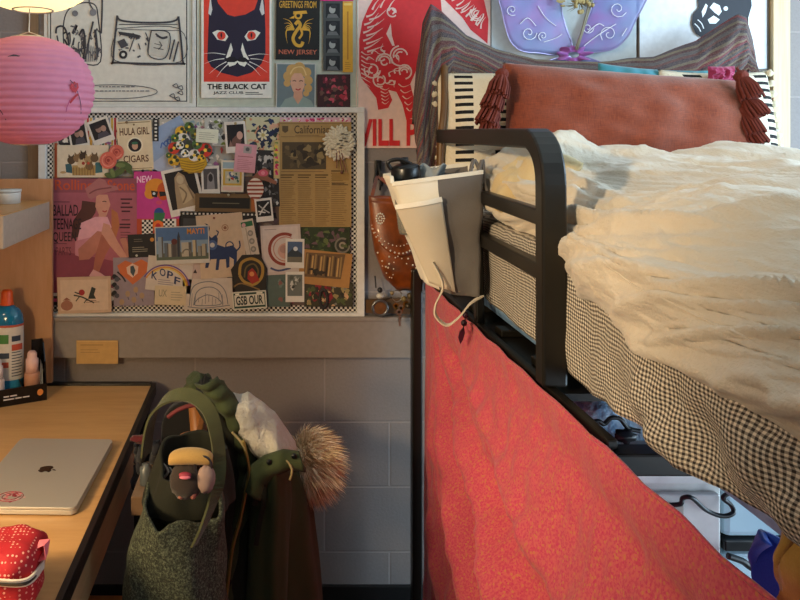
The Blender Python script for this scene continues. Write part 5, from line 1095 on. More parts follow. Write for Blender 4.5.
# duvet
dv = NM('cream_duvet', .9); v = dv.coord('Object'); dv.b.inputs['Sheen Weight'].default_value = .25
dv.col(dv.ramp(dv.noise(v, 7, 4), [(.35, rgb('#d0c3ae')), (.65, rgb('#dacfbd'))]))
n1 = dv.noise(dv.coord('Object', (1, .45, 1), (0, 0, .5)), 26, 6, .6); n2 = dv.noise(v, 260, 3)
dv.bump(dv.math('ADD', n1, dv.math('MULTIPLY', n2, .12)), .75, .012); dv = dv.m
XE = [(-1.9, .425), (-1.28, .440), (-1.14, .466), (-1.0, .492), (-.85, .505), (-.55, .505), (-.40, .53)]
ZE = [(-1.9, 1.237), (-1.3, 1.232), (-1.15, 1.245), (-1.0, 1.247), (-.85, 1.27), (-.62, 1.295), (-.5, 1.345), (-.42, 1.375)]
def duvet(u, v):
    Y = -.44-1.42*v
    xe, ze = lerpt(XE, Y), lerpt(ZE, Y)
    head = max(0, 1-(-.44-Y)/.25)
    top = lerpt([(-1.9, 1.385), (-1.2, 1.39), (-.8, 1.405), (-.55, 1.43), (-.44, 1.415)], Y)
    prof = [(0, (xe+.012, ze-.004)), (.05, (xe, ze)), (.16, (xe-.006, ze+.05)), (.28, (xe+.02, ze+.09)), (.40, (xe+.085, top-.035)), (.52, (xe+.19, top)), (.75, (xe+.5, top+.006)), (1, (1.56, top-.02))]
    x, z = lerpt(prof, u)
    e = .03; xa, za = lerpt(prof, max(0, u-e)); xb, zb = lerpt(prof, min(1, u+e)); x, z = (x*2+xa+xb)/4, (z*2+za+zb)/4
    nx, nz = -(zb-za), (xb-xa); l = math.hypot(nx, nz) or 1; nx, nz = nx/l, nz/l
    q = Vector((x, Y, z))
    d = .022*noise.noise(Vector((x*4, Y*3, z*4)))
    s0 = u*1.7; wq = Vector((s0*2.2, Y*2.2, 1)); wp = noise.noise(wq); wr = noise.noise(wq+Vector((9, 2, 5)))
    ac, al = s0+Y*.9, s0-Y*.9; ac, al = s0*.75+Y, s0-Y*.75
    rd = 1-abs(noise.noise(Vector((ac*4.2+wp*.9, al*1.4, 2.2))))*2.6
    d += .021*max(0, rd)**2.2
    rd = 1-abs(noise.noise(Vector((ac*10+wr*2.2, al*3.0+wp, 7.2))))*2.8
    d += .009*max(0, rd)**2
    rd = 1-abs(noise.noise(Vector((ac*19-wp*4, al*8+wr*3, 1.7))))*2.8
    d += .0035*max(0, rd)**2
    d += .0012*noise.noise(Vector((x*38, Y*34, z*38)))
    s_ = min(1, u/.12)*.8+.2
    d *= s_*(1 if u < .5 else .9)
    # bunched corner in front of the pillow
    mx = max(0, 1-((x-.60)/.10)**2)*max(0, 1-((Y+.56)/.13)**2); q.z += .062*mx
    mx = max(0, 1-((x-1.0)/.28)**2)*max(0, 1-((Y+.56)/.12)**2); q.z += .02*mx
    q.z -= .05*head*head
    return q+Vector((nx, 0, -(-nz)))*d
duv = thing('duvet', 'crumpled cream duvet spread over the raised bed', 'duvet', (.95, -1.1, 1.3))
obj('cover', grid(B(), duvet, 190, 330), dv, duv, smooth=True, solid=.008)
bm = B(); tube(bm, [duvet(.20, v/90)+Vector((-.004, 0, 0)) for v in range(4, 91)], .0016, 6); obj('seam', bm, dv, duv, smooth=True)
# pillow tucked at the corner, seen through the guard rail
def pillow_bm(cen, w, h, d, R=None, seed=0, pinch=.55, amp=.006, n=36):
    cen = Vector(cen)
    def mk(sg):
        def f(u, v):
            a, b = u*2-1, v*2-1
            t = (1-abs(a)**2.6)*(1-abs(b)**2.6); t = max(0, t)**pinch
            x = a*w/2*(1-.04*(1-abs(a))*0-.05*(b*b)*0-.03*(1-b*b)*abs(a)); z = b*h/2*(1-.05*(1-a*a)*abs(b))
            x = a*w/2*(1-.035*(1-b*b)); 
            y = sg*d/2*t+amp*noise.noise(Vector((a*4+seed, b*3, sg*2)))*(t+.15)
            q = Vector((x, y, z)); return cen+(R @ q if R else q)
        return f
    bm = B(); uvf = lambda u, v: (u*w, v*h)
    grid(bm, mk(-1), n, n, uv=uvf); grid(bm, mk(1), n, n, uv=uvf)
    bmesh.ops.remove_doubles(bm, verts=bm.verts, dist=w/n*.25)
    return bm
from mathutils import Euler
cream = cloth('cream_cotton', '#cfb482', '#dfca9c', 30, 500, .5, dist=.004)
R = Euler((math.radians(60), 0, math.radians(76))).to_matrix()
tag(obj('bed_pillow', pillow_bm((.565, -.60, 1.375), .24, .19, .11, R, 4, amp=.016), cream, smooth=True), 'cream bed pillow poking out through the guard rail bars', 'pillow')
# black and cream patterned cushions at both ends
pat = NM('black_dash_cushion', .9); u_ = pat.n('ShaderNodeUVMap'); s2 = pat.n('ShaderNodeSeparateXYZ'); pat.l(u_.outputs[0], s2.inputs[0])
def wv(src, per, thr, off=0):
    return pat.math('GREATER_THAN', pat.math('SINE', pat.math('ADD', pat.math('MULTIPLY', src, 2*PI/per), off)), thr)
rows = wv(s2.outputs[1], .021, .15); cols = wv(s2.outputs[0], .10, .1, 3.2)
fac = pat.math('MULTIPLY', rows, cols)
pat.col(pat.mix(fac, rgb('#e4d8bf'), rgb('#100e0e'))); pat.bump(pat.noise(pat.coord('Object'), 180, 4), .8, .006); pat = pat.m
R = Euler((math.radians(-9), 0, math.radians(0))).to_matrix()
for cx_, lb in ((.60, 'cream cushion with black dashes at the left end of the bed, tufted edge'), (1.195, 'cream cushion with black dashes at the right end of the bed')):
    Rr = Euler((math.radians(-9), 0, math.radians(-14 if cx_ < 1 else 6))).to_matrix()
    t = thing('throw_pillow', lb, 'cushion', (cx_, -.24, 1.28), 'dashed cushions at the head of the bed')
    obj('cover', pillow_bm((cx_, -.235, 1.47), .30 if cx_ < 1 else .31, .36, .13, Rr, cx_*9, amp=.004), pat, t, smooth=True)
    bm = B()
    sgn = -1 if cx_ < 1 else 1
    for k in range(13):
        q = Vector((cx_, -.235, 1.47))+Rr @ Vector((sgn*(.15 if cx_ < 1 else .155), -.01, -.17+.34*k/12))
        ellipsoid(bm, q, (.009, .009, .009), 8, 6, amp=.5, fr=4, seed=k)
    obj('tufts', bm, M('#d8cbb0', .95), t, smooth=True)
# teal pillow peeking above the rust one
tag(obj('teal_pillow', pillow_bm((1.03, -.215, 1.508), .30, .30, .10, Euler((math.radians(-6), math.radians(4), 0)).to_matrix(), 2, amp=.03, n=60), cloth('teal_cotton', '#2a7482', '#4898a8', 25, 500), smooth=True), 'teal pillow showing above the top edge of the rust pillow', 'pillow')
tag(obj('folded_cloth', pillow_bm((1.178, -.265, 1.632), .07, .04, .03, None, 2, amp=.012, n=12), cloth('magenta_cotton', '#8a1f4a', '#b13a66', 25, 500)), 'scrap of magenta cloth above the right end of the rust pillow', 'cloth')
# rust lumbar pillow with tassels
rust = NM('rust_linen', .92); v = rust.coord('Object'); rust.b.inputs['Sheen Weight'].default_value = .3
wx = rust.noise(rust.coord('Object', (14, 1, 1)), 60, 3); wz = rust.noise(rust.coord('Object', (1, 1, 14)), 60, 3)
ff = rust.math('MULTIPLY', rust.math('ADD', wx, wz), .5)
rust.col(rust.ramp(ff, [(.35, rgb('#6a2b16')), (.65, rgb('#934424'))])); rust.bump(ff, .6, .0015); rust = rust.m
rp = thing('lumbar_pillow', 'long rust orange lumbar pillow with tassels at its corners', 'pillow', (.97, -.36, 1.38))
R = Euler((math.radians(-13), math.radians(4.6), math.radians(-2))).to_matrix(); cen = Vector((.903, -.335, 1.507))
obj('cover', pillow_bm(cen, .622, .262, .15, R, 1, .5, .012, 60), rust, rp, smooth=True)
bm = B(); ed = [cen+R @ Vector((x*.306, 0, z*.128)) for x, z in ((-1,-1),(-.99,0),(-1,1),(0,.965),(1,1),(.985,0),(1,-1),(0,-.97))]
rt = M('#6a2a1e', .95)
def tassel(top, L, r, direction, seed):
    top = Vector(top); d = Vector(direction).normalized(); q = Vector((0, 0, -1)).rotation_difference(d).to_matrix(); rr = random.Random(seed)
    bm = B(); tube(bm, [top-d*.012, top+d*.004], .003, 6)
    ellipsoid(bm, top+d*.012, (r*.62, r*.62, r*.6), 12, 8, amp=.2, fr=5, seed=seed)
    for k in range(46):
        a = 2*PI*k*.618; rad = r*math.sqrt((k+.5)/46)
        p0 = Vector((math.cos(a)*r*.35, math.sin(a)*r*.35, -.014)); p1 = Vector((math.cos(a)*rad*.95, math.sin(a)*rad*.95, -.014-L*.45)); p2 = Vector((math.cos(a)*rad*1.05, math.sin(a)*rad*1.05, -.014-L*rr.uniform(.85, 1)))
        tube(bm, [top+q @ p0, top+q @ p1, top+q @ p2], .0032, 4)
    return obj('tassel', bm, rt, rp)
for i, (px, py, dx) in enumerate(((503, 70, -.35), (500, 84, -.5), (497, 100, -.6), (494, 112, -.35))):
    tassel(P(px, py, -.36), .062, .026, (dx, -.35, -1), i)
for i, (px, py, dx) in enumerate(((739, 72, .25), (741, 92, .5), (740, 108, .3), (741, 120, .45))):
    tassel(P(px, py, -.37), .062, .026, (dx, -.35, -1), i+9)
# striped throw over the headboard
th = NM('striped_throw', .95); u_ = th.n('ShaderNodeUVMap'); s3 = th.n('ShaderNodeSeparateXYZ'); th.l(u_.outputs[0], s3.inputs[0])
nv_ = th.noise(u_.outputs[0], 9, 3)
vv = th.math('ADD', th.math('FRACT', th.math('MULTIPLY', s3.outputs[1], 2.3)), th.math('MULTIPLY', nv_, .03))
stops = [(0, '#6c4a56'), (.07, '#9b876c'), (.12, '#8e2f44'), (.19, '#4a4150'), (.26, '#85705e'), (.31, '#5b5f66'), (.38, '#9c3448'), (.43, '#564b5c'), (.52, '#93866f'), (.58, '#5d3440'), (.64, '#6b6a6e'), (.72, '#7a4a4e'), (.78, '#4d4656'), (.87, '#8d8270'), (.94, '#6e3340')]
col = th.ramp(vv, [(p, rgb(c, .6)) for p, c in stops], 'CONSTANT')
fine = th.noise(th.coord('Object'), 420, 2); th.col(th.mix(.35, col, th.ramp(fine, [(.35, rgb('#241a20')), (.65, rgb('#8a7868'))])))
th.bump(fine, .7, .002); th = th.m
TOP = [(0, (414, 112)), (.05, (418, 62)), (.10, (424, 20)), (.13, (431, 5)), (.17, (441, 12)), (.26, (466, 36)), (.36, (496, 50)), (.46, (535, 60)), (.6, (600, 63)), (.72, (652, 57)), (.82, (696, 41)), (.91, (738, 15)), (.94, (746, 18)), (.97, (752, 40)), (1, (757, 72))]
BOT = [(0, (421, 188)), (.05, (426, 182)), (.10, (432, 172)), (.13, (436, 150)), (.17, (441, 110)), (.22, (452, 84)), (.30, (478, 88)), (.36, (505, 108)), (.46, (550, 130)), (.6, (600, 130)), (.72, (652, 126)), (.82, (696, 116)), (.91, (738, 82)), (.94, (747, 70)), (.97, (755, 72)), (1, (762, 86))]
def throw(u, v):
    a, b = lerpt(TOP, u), lerpt(BOT, u)
    if v < .12:                                         # flap lying behind the rail
        t = 1-v/.12; Y = -.145+.055*t; px, py = a[0], a[1]+14*t*t
    else:
        t = (v-.12)/.88; px, py = a[0]+(b[0]-a[0])*t, a[1]+(b[1]-a[1])*t; Y = -.145-.045*math.sin(min(1, t*2.2)*PI/2)
    lf = max(0, 1-u/.17)
    Y -= lf*(.09*max(0, t if v >= .12 else 0))
    q = P(px, py, Y)
    d = .014*noise.noise(Vector((u*13, t*2.5, 1)))+.008*noise.noise(Vector((u*30+t*4, t*3, 5)))+.012*math.sin(u*52+t*2)*lf
    q.y += d; q.z += .3*d*(1-.0)
    if v > .9: q.z += .003*math.sin(u*400)
    return q
t = thing('throw_blanket', 'woven throw blanket in muted purple and grey stripes over the headboard', 'blanket', (.9, -.15, 1.3))
obj('cloth', grid(B(), throw, 200, 46, uv=lambda u, v: (u, v*.9+.12*math.sin(u*3.1))), th, t, smooth=True, solid=.006)
bm = B()
for k in range(26):
    u = k/26*.13; p = throw(u, 1); rr = random.Random(k)
    tube(bm, [p, p+Vector((rr.uniform(-.006, .006), -.004, -.018)), p+Vector((rr.uniform(-.01, .01), -.004, -.04))], .0018, 5)
obj('fringe', bm, M('#7d5a55', .95), t)
# red curtain pinned along the bed's outer side
cu = NM('coral_print_cotton', .85); v = cu.coord('Object', (1, 1, 1)); cu.b.inputs['Sheen Weight'].default_value = .2
vo = cu.n('ShaderNodeTexVoronoi'); vo.inputs['Scale'].default_value = 185; cu.l(v, vo.inputs['Vector'])
vo2 = cu.n('ShaderNodeTexVoronoi'); vo2.inputs['Scale'].default_value = 130; cu.l(v, vo2.inputs['Vector'])
bn = cu.noise(v, 240, 3)
c1 = cu.ramp(bn, [(.42, rgb('#bf3f57')), (.5, rgb('#c84e60')), (.62, rgb('#c85e58'))])
c2 = cu.mix(cu.math('LESS_THAN', vo.outputs['Distance'], .27), c1, rgb('#c02a5c'))
c3 = cu.mix(cu.math('MULTIPLY', cu.math('LESS_THAN', vo2.outputs['Distance'], .27), .75), c2, rgb('#c27a44'))
cu.col(c3); cu = cu.m
def curtain(u, v):
    Y = -.135-1.41*u; zt_ = 1.075+.002*math.sin(u*60); zb = .04
    z = zt_+(zb-zt_)*v
    s_, d_ = -(Y+.10), (1.12-z)                          # distance from the pinned head corner
    ang = math.atan2(d_, s_+.03); rad = math.hypot(s_, d_)
    cz = 25*ang**.75+1.5*noise.noise(Vector((ang*2.3, rad*1.1, 8)))
    f = .013*math.sin(cz)+.006*math.sin(cz*2.3+1+1.5*noise.noise(Vector((ang*3, rad*1.7, 2))))+.012*noise.noise(Vector((cz*.45, rad*1.3, 4)))+.003*abs(math.sin(cz*1.7+2))
    f = f*min(1, d_*2.6+.06)*min(1, .35+rad*.75)
    f += .010*noise.noise(Vector((Y*7, z*5, 3)))*min(1, v*4)+.003*noise.noise(Vector((Y*30, z*22, 3)))
    fan = .006*math.sin(u*70)*max(0, 1-v*5)
    e0 = min(1, u*5+.05)
    return Vector((min(.453+.035*min(1, v*5), .446-.016*e0*min(1, .3+v*4)-(f*2.5+fan*.5)*e0*min(1, .25+v*6)-.008*v*e0), Y, z))
ct = thing('bed_curtain', 'coral red printed curtain hanging from the raised bed side', 'curtain', (.43, -.85, 0))
obj('fabric', grid(B(), curtain, 320, 90), cu, ct, smooth=True, solid=.0015)
bm = B(); tube(bm, [curtain(k/60, 0)+Vector((0, 0, -.002)) for k in range(61)], .003, 6); obj('hem', bm, cu, ct, smooth=True)
# ================================================================== things hanging at the bed's head corner
bagm = cloth('cream_linen', '#e6dcc6', '#f6efdf', 30, 900, .5, dist=.0015); greym = cloth('grey_linen', '#5f5a57', '#77716c', 30, 900, .5, dist=.0015); oat = cloth('oatmeal_linen', '#cbbfa9', '#dbd0bb', 30, 900, .5, dist=.0015)
cad = thing('bedside_caddy', 'cream and grey canvas caddy slung over the guard rail', 'bag', P(440, 300, -.56))
YF = -.62
def caddy(u, v):                                    # u around, v from top to bottom
    top = [P(392, 184, YF), P(440, 177, YF), P(482, 172, YF)]; bot = [P(428, 284, YF+.02), P(452, 293, YF+.01), P(478, 296, YF)]
    per = u*4
    def edge(t, A): 
        return A[0].lerp(A[1], t*2) if t < .5 else A[1].lerp(A[2], t*2-1)
    if per < 1: t = per; a_, b_ = edge(t, top), edge(t, bot); dy = -.010*math.sin(PI*t)
    elif per < 2: t = per-1; a_, b_ = top[2].copy(), bot[2].copy(); dy = .095*t
    elif per < 3: t = 3-per; a_, b_ = edge(t, top), edge(t, bot); dy = .095+.006*math.sin(PI*t); 
    else: t = 4-per; a_, b_ = top[0].copy(), bot[0].copy(); dy = .095*t
    q = a_.lerp(b_, v); q.y += dy*(1-.35*v)
    if 2 <= per < 4 : q.z += .012*(1-v)
    q.x += .004*noise.noise(Vector((u*8, v*5, 1))); q.y += .007*noise.noise(Vector((u*9, v*4, 7)))
    return q
bm = grid(B(), caddy, 96, 40, wrap=True)
for f in bm.faces:
    c = f.calc_center_median(); t = (c.x-P(438, 0, YF).x)-(1.30-c.z)*.03
    f.material_index = 1 if (t > 0) else 0
bt_ = [v for v in bm.verts if v.is_boundary]
bmesh.ops.holes_fill(bm, edges=[e for e in bm.edges if e.is_boundary and all(v.co.z < 1.25 for v in e.verts)], sides=0)
obj('body', bm, [bagm, greym], cad, smooth=True, solid=.005)
bm = B()
def pocket(u, v):
    a_ = P(395, 207, YF-.012).lerp(P(441, 199, YF-.016), u); b_ = P(429, 282, YF+.004).lerp(P(455, 292, YF-.004), u); q = a_.lerp(b_, v); q.y -= .012*math.sin(PI*u)*(1-.5*v)+.003; return q
grid(bm, pocket, 20, 20); obj('pocket', bm, oat, cad, smooth=True, solid=.004)
bm = B(); ribbon(bm, [pocket(k/14, 0)+Vector((0, -.003, 0)) for k in range(15)], .010, .003, (0, .2, 1)); obj('pocket_hem', bm, bagm, cad)
bm = B(); ribbon(bm, [caddy(k/60, .0)+Vector((0, -.001, 0)) for k in range(61)], .008, .007, (0, 0, 1)); obj('rim', bm, bagm, cad)
bm = B(); ribbon(bm, catmull([P(433, 262, YF-.02), P(440, 275, YF-.025), P(443, 288, YF-.03), P(436, 304, YF-.03), P(436, 316, YF-.03), P(447, 325, YF-.03), P(459, 317, YF-.03), P(470, 304, YF-.02), P(482, 296, YF-.0)], 8), .012, .003, (.5, 1, .1)); obj('strap', bm, [oat], cad)
for px in (470, 478):
    bm = B(); tube(bm, catmull([P(px, 174, YF+.004), P(px, 166, YF+.01)+Vector((.01, 0, .012)), Vector((BX-.0, YF+.01, 1.352+.02)), Vector((BX+.012, YF+.01, 1.345))], 5), .004, 6); obj('hanging_loop', bm, greym, cad, smooth=True)
# bottle in the caddy
bp = P(409, 200, YF+.045); ax = Vector((-.12, .0, 1)).normalized()
tm = thing('water_bottle', 'clear drinks bottle with a black lid standing in the canvas caddy', 'bottle', bp)
tr = NM('cloudy_plastic', .2); tr.col(rgb('#a8a8a0')); tr.b.inputs['Transmission Weight'].default_value = .6; tr.bump(tr.noise(tr.coord('Object'), 30, 2), .1, .001)
obj('body', lathe(B(), [(0, -.07), (.028, -.07), (.030, -.06), (.030, .03), (.026, .045), (0, .045)], bp, 32, axis=ax), tr.m, tm, smooth=True)
obj('lid', lathe(B(), [(0, .046), (.031, .046), (.0315, .05), (.0315, .068), (.029, .074), (.018, .078), (.010, .080), (.009, .092), (0, .093)], bp, 32, axis=ax), M('#101011', .3), tm, smooth=True)
bm = B(); tube(bm, catmull([bp+ax*.066+Vector((-.031, -.004, 0)), bp+ax*.082+Vector((-.036, -.006, 0)), bp+ax*.088+Vector((-.012, -.01, 0)), bp+ax*.078+Vector((.012, -.012, 0))], 6), .0045, 8); obj('carry_loop', bm, M('#161618', .35), tm, smooth=True)
bm = B()
def pch(u, v): q = P(420+26*u, 166+14*v, YF+.05); q.y += .012*math.sin(u*6+v*3); q.z += .006*math.sin(u*9); return q
grid(bm, pch, 20, 10); tag(obj('clear_pouch', bm, M('#8f9290', .25), smooth=True, solid=.002), 'grey crinkled pouch sticking up inside the canvas caddy', 'pouch')
# tan leather purse on the wall
lea = NM('tan_leather', .32); v = lea.coord('Object'); lea.col(lea.ramp(lea.noise(v, 18, 5), [(.3, rgb('#46200c')), (.65, rgb('#944a1a'))])); lea.bump(lea.noise(v, 140, 4), .3, .001); lea.b.inputs['Coat Weight'].default_value = .3
pu = thing('leather_purse', 'tan leather purse with white stitched flowers hanging by the board', 'bag', P(395, 292, -.06))
def purse(u, v):
    th_ = 2*PI*u; y_ = 196+94*v
    x0 = lerpt([(0, 369), (.35, 371), (.6, 375), (.85, 384), (1, 398)], v); x1 = lerpt([(0, 404), (.35, 412), (.6, 424), (.85, 428), (1, 416)], v)
    a_, b_ = P(x0, y_, -.06), P(x1, y_, -.06); ry = lerpt([(0, .014), (.4, .030), (.8, .045), (.95, .03), (1, .004)], v); sg = -math.sin(th_)
    return Vector(((a_.x+b_.x)/2+(b_.x-a_.x)/2*math.cos(th_), -.060-ry*sg*1.0, a_.z+.004*noise.noise(Vector((th_, v*5, 2)))))
obj('body', grid(B(), purse, 48, 36, wrap=True), lea.m, pu, smooth=True, solid=.003)
bm = B()
def flap(u, v):
    q = purse(.52+.44*u, .05+.55*v*(.55+.45*math.sin(PI*u))); q.y -= .008+.006*v; return q
grid(bm, flap, 24, 18); fl_ = obj('flap', bm, lea.m, pu, smooth=True, solid=.003)
bm = B()
def knot(p, r_): ellipsoid(bm, p, (r_, r_*.5, r_), 8, 5)
c0 = flap(.30, .35)+Vector((0, -.004, 0))
for k in range(12): knot(c0+Vector((.011*math.cos(k*PI/6), 0, .014*math.sin(k*PI/6))), .0028)
for k in range(6): knot(c0+Vector((.005*math.cos(k*PI/3), -.001, .006*math.sin(k*PI/3))), .0024)
for k in range(18):
    p0 = flap(k/17, .97); knot(p0+Vector((0, -.004, .003)), .0026); p0 = flap(k/17, .84); knot(p0+Vector((0, -.004, .003)), .0018)
obj('stitched_flowers', bm, M('#ddd3c2', .8), fl_, smooth=True)
bm = B()
for k in range(16):
    p0 = purse(.56+.30*k/15, .60+.14*math.sin(k*.6)); knot(p0+Vector((0, -.004, 0)), .0028); p0 = purse(.56+.30*k/15, .73+.12*math.sin(k*.6)); knot(p0+Vector((0, -.004, 0)), .002)
obj('stitching', bm, M('#ddd3c2', .8), pu, smooth=True)
bm = B()
ribbon(bm, catmull([P(371, 200, -.06), P(374, 188, -.05), P(377, 176, -.035)], 5), .010, .003, (1, 0, 0)); ribbon(bm, catmull([P(402, 198, -.06), P(390, 186, -.05), P(378, 176, -.035)], 5), .010, .003, (1, 0, 0))
obj('strap', bm, lea.m, pu)
# black hooks and clips
hk = thing('wall_hook', 'black double hook with clips on the wall right of the board', 'hook', P(378, 196, -.03))
bm = B(); box(bm, P(375.5, 180, -.022), P(380.5, 160, -.0)); obj('plate', bm, M('#141414', .4), hk, bevel=.002)
for dx, dy in ((-4, 10), (3, 12), (5, 4)):
    bm = B(); tube(bm, catmull([P(378, 164, -.024), P(378+dx*.5, 172, -.034), P(378+dx, 178+dy*.3, -.036), P(378+dx*.7, 184+dy*.5, -.03)], 6), .003, 6); obj('prong', bm, M('#141414', .4), hk, smooth=True)
# keys and trinkets below
kk = thing('key_ring', 'bunch of keys and beads hanging beneath the leather purse', 'keys', P(398, 330, -.06))
brass = M('#8d7038', .3, .8); stl = M('#9a988f', .3, .8)
bm = B(); tube(bm, [P(397, 296, -.07)+Vector((.014*math.cos(a*PI/12), .0, .016*math.sin(a*PI/12))) for a in range(24)], .0016, 6, closed=True); obj('ring', bm, stl, kk, smooth=True)
for i, (px, py, a_) in enumerate(((396, 306, -.3), (401, 308, .2), (406, 304, .6), (399, 312, -.05))):
    bm = B(); c = P(px, py, -.072-.004*i); R_ = Matrix.Rotation(a_, 3, 'Y')
    lathe(bm, [(.004, -.001), (.009, -.001), (.009, .001), (.004, .001), (.004, -.001)], c, 16, axis=(0, -1, 0)); box(bm, (-.002, -.001, -.040), (.002, .001, -.008), mat=Matrix.Translation(c) @ R_.to_4x4())
    for j in range(3): box(bm, (.002, -.001, -.038+j*.007), (.005-(j % 2)*.001, .001, -.035+j*.007), mat=Matrix.Translation(c) @ R_.to_4x4())
    obj('key', bm, [brass, stl][i % 2], kk)
for px, py, c, rr_ in ((410, 296, '#5a4a2c', .009), (404, 299, '#7a6a44', .008), (408, 306, '#3c3226', .008), (413, 303, '#6a4a2c', .007), (392, 293, '#8a7a5a', .006)):
    bm = B(); ellipsoid(bm, P(px, py, -.085), (rr_, rr_, rr_), 14, 10); obj('bead', bm, M(c, .35), kk, smooth=True)
ln = thing('compass_charm', 'round brown disc charm in a metal rim with a white bead', 'charm', P(380, 318, -.045))
obj('disc', lathe(B(), [(0, 0), (.018, 0), (.018, .006), (0, .007)], P(380, 308, -.045), 28, axis=(0, -1, 0)), M('#6a4424', .4), ln, smooth=False)
bm = B(); tube(bm, [P(380, 308, -.05)+Vector((.021*math.cos(a*PI/16), 0, .021*math.sin(a*PI/16))) for a in range(32)], .0038, 8, closed=True); obj('rim', bm, M('#77797a', .3, .7), ln, smooth=True)
bm = B(); ellipsoid(bm, P(380, 296, -.05), (.011, .009, .008), 14, 10); obj('white_bead', bm, M('#c9c6bd', .3), ln, smooth=True)
bm = B(); ellipsoid(bm, P(380, 290, -.05), (.008, .008, .008), 14, 10); tube(bm, [P(376, 288, -.05), P(375, 276, -.04)], .002, 6); obj('dark_bead', bm, M('#201f22', .3), ln, smooth=True)
tag(obj('brown_leather_tag', prism(B(), [P(366, 300, -.02), P(412, 298, -.02), P(412, 314, -.02), P(366, 313, -.02)], (0, .01, 0)), M('#5a3c1c', .5)), 'flat brown leather tab behind the keys and charm', 'tab')
# bead drop on the curtain
bd = thing('bead_tassel', 'small dark purple bead drop hanging against the coral curtain', 'charm', P(463, 343, -.60))
for px, py, r_ in ((465.5, 315, .0065), (464, 323, .0065)):
    bm = B(); ellipsoid(bm, P(px, py, -.61), (r_, r_, r_*1.05), 14, 10); obj('bead', bm, M('#2a1020', .25), bd, smooth=True)
bm = B(); tube(bm, [P(466, 306, -.60), P(465, 320, -.61), P(463, 330, -.61)], .0012, 5); obj('thread', bm, M('#2a1020', .5), bd)
bm = B(); prism(bm, [P(x, y, -.61) for x, y in ((464, 327), (465, 333), (463, 340), (460.5, 344), (458.5, 338), (460, 332))], (0, .004, 0)); obj('leaf_drop', bm, M('#3a1228', .3), bd)
# ================================================================== things stored under the bed
sto = thing('storage_drawers', 'pale grey plastic drawer unit under the raised bed', 'drawers', (.78, -.80, 0))
gx0, gx1 = .52, P(721, 500, -1.0).x; gz = P(0, 470, -1.0).z
obj('carcass', box(B(), (gx0, -1.0, 0), (gx1, -.905, gz)), M('#cfd0cc', .35), sto, bevel=.003)
obj('lid', box(B(), (gx0-.003, -1.008, gz-.018), (gx1+.001, -.90, gz+.004)), M('#dadbd8', .35), sto, bevel=.002)
for k in range(3):
    d_ = obj('drawer', box(B(), (gx0+.01, -1.012, gz-.30*k-.315), (gx1-.008, -1.0, gz-.30*k-.032)), M('#d2d3d0', .3), sto, bevel=.003)
    obj('handle', box(B(), (gx0+.07, -1.022, gz-.30*k-.06), (gx1-.07, -1.012, gz-.30*k-.045)), M('#a39c92', .3), d_, bevel=.002)
cab = M('#141316', .4)
bin_ = thing('blue_bin', 'pale blue storage tub with a black band under the bed', 'tub', (.86, -1.1, 0))
bx0, bx1 = gx1+.004, 1.25
cl = NM('pale_blue_plastic', .3); cl.col(cl.ramp(cl.noise(cl.coord('Object'), 6, 3), [(.3, rgb('#9dc3d4')), (.7, rgb('#c4e0ea'))]))
zb_ = P(0, 535, -1.0).z
obj('body', box(B(), (bx0, -.998, 0), (bx1, -.70, zb_-.03)), cl.m, bin_, bevel=.006)
obj('band', box(B(), (bx0-.001, -1.004, zb_-.024), (bx1, -.695, zb_-.006)), M('#121214', .35), bin_, bevel=.003)
obj('lid', box(B(), (bx0, -1.0, zb_-.005), (bx1, -.70, zb_+.09)), cl.m, bin_, bevel=.01)
bm = B(); tube(bm, catmull([P(664, 505, -1.03), P(680, 504, -1.04), P(683, 498, -1.04), P(692, 498, -1.045), P(706, 510, -1.035), P(722, 516, -1.035), P(733, 513, -1.035), P(731, 505, -1.03), P(723, 498, -1.03), P(730, 492, -1.03)], 8), .0035, 8)
tag(obj('power_cable', bm, cab, smooth=True), 'black cable looping across the grey drawer unit', 'cable', 'black cables under the bed')
bm = B(); tube(bm, catmull([P(728, 556, -1.04), P(742, 561, -1.04), P(752, 568, -1.04), P(768, 575, -1.04), P(777, 571, -1.04), P(777, 560, -1.04), P(766, 555, -1.04), P(764, 566, -1.04)], 8), .005, 8)
tag(obj('power_cable', bm, cab, smooth=True), 'thick black cable beside the blue bag at the bottom right', 'cable', 'black cables under the bed')
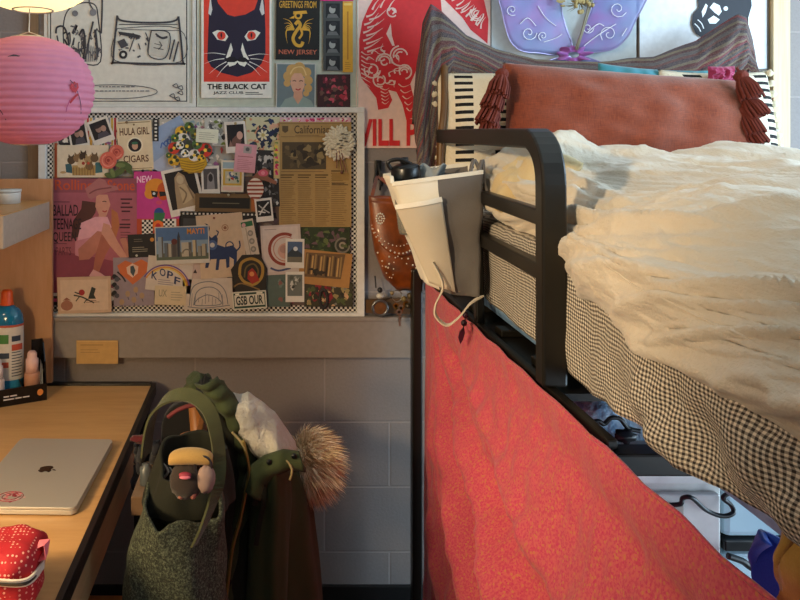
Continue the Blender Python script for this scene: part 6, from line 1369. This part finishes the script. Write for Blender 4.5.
# crumpled light blue bag with cable further back
lb = NM('light_blue_film', .4); lb.col(lb.ramp(lb.noise(lb.coord('Object'), 40, 5), [(.35, rgb('#8fbce4')), (.6, rgb('#e2f0fb'))])); lb.bump(lb.noise(lb.coord('Object'), 60, 5), 1, .01)
bg = thing('plastic_bag', 'crumpled light blue plastic bag glimpsed below the sheet', 'bag', (.72, -.72, .6))
bm = B(); ellipsoid(bm, (.64, -.775, .90), (.15, .10, .12), 40, 26, amp=.22, fr=2.6, seed=3); obj('film', bm, lb.m, bg, smooth=True)
bm = B(); tube(bm, catmull([P(588, 424, -.98), P(598, 421, -.98), P(604, 424, -.98), P(611, 418, -.98), P(620, 419, -.98), P(628, 428, -.98), P(640, 431, -.98)], 8), .0035, 8)
tag(obj('power_cable', bm, cab, smooth=True), 'thin black cable on the light blue plastic bag', 'cable', 'black cables under the bed')
bm = B(); ellipsoid(bm, P(625, 436, -.985), (.016, .01, .010), 14, 10, amp=.6, fr=3); tag(obj('black_clip', bm, cab, smooth=True), 'small black clip on the light blue plastic bag', 'clip')
# royal blue bag and mustard cloth at the lower right corner
bm = B()
def rb(u, v): q = P(768+46*u, 543+70*v+8*u, -1.26); q.y += .03*math.sin(u*5+v*3); return q
t = thing('blue_bag', 'royal blue bag with white edging at the bottom right corner', 'bag', P(785, 600, -1.2))
grid(bm, rb, 24, 24); obj('fabric', bm, cloth('royal_blue', '#12398f', '#1f55bd', 30, 500), t, smooth=True, solid=.01)
bm = B(); tube(bm, [P(781, 552, -1.30), P(786, 566, -1.30), P(791, 584, -1.30)], .003, 6); obj('white_edging', bm, M('#dfe6f0', .5), t, smooth=True)
bm = B()
def mb(u, v): 
    q = P(790+34*u+3*math.cos(v*9)-5*v, 538+85*v, -1.46); q.y += .012*math.sin(u*14+2*v); return q
grid(bm, mb, 24, 24); tag(obj('mustard_cloth', bm, cloth('mustard_wool', '#8a6a2c', '#a98840', 30, 500), smooth=True, solid=.008), 'mustard coloured cloth edge at the extreme lower right', 'cloth')
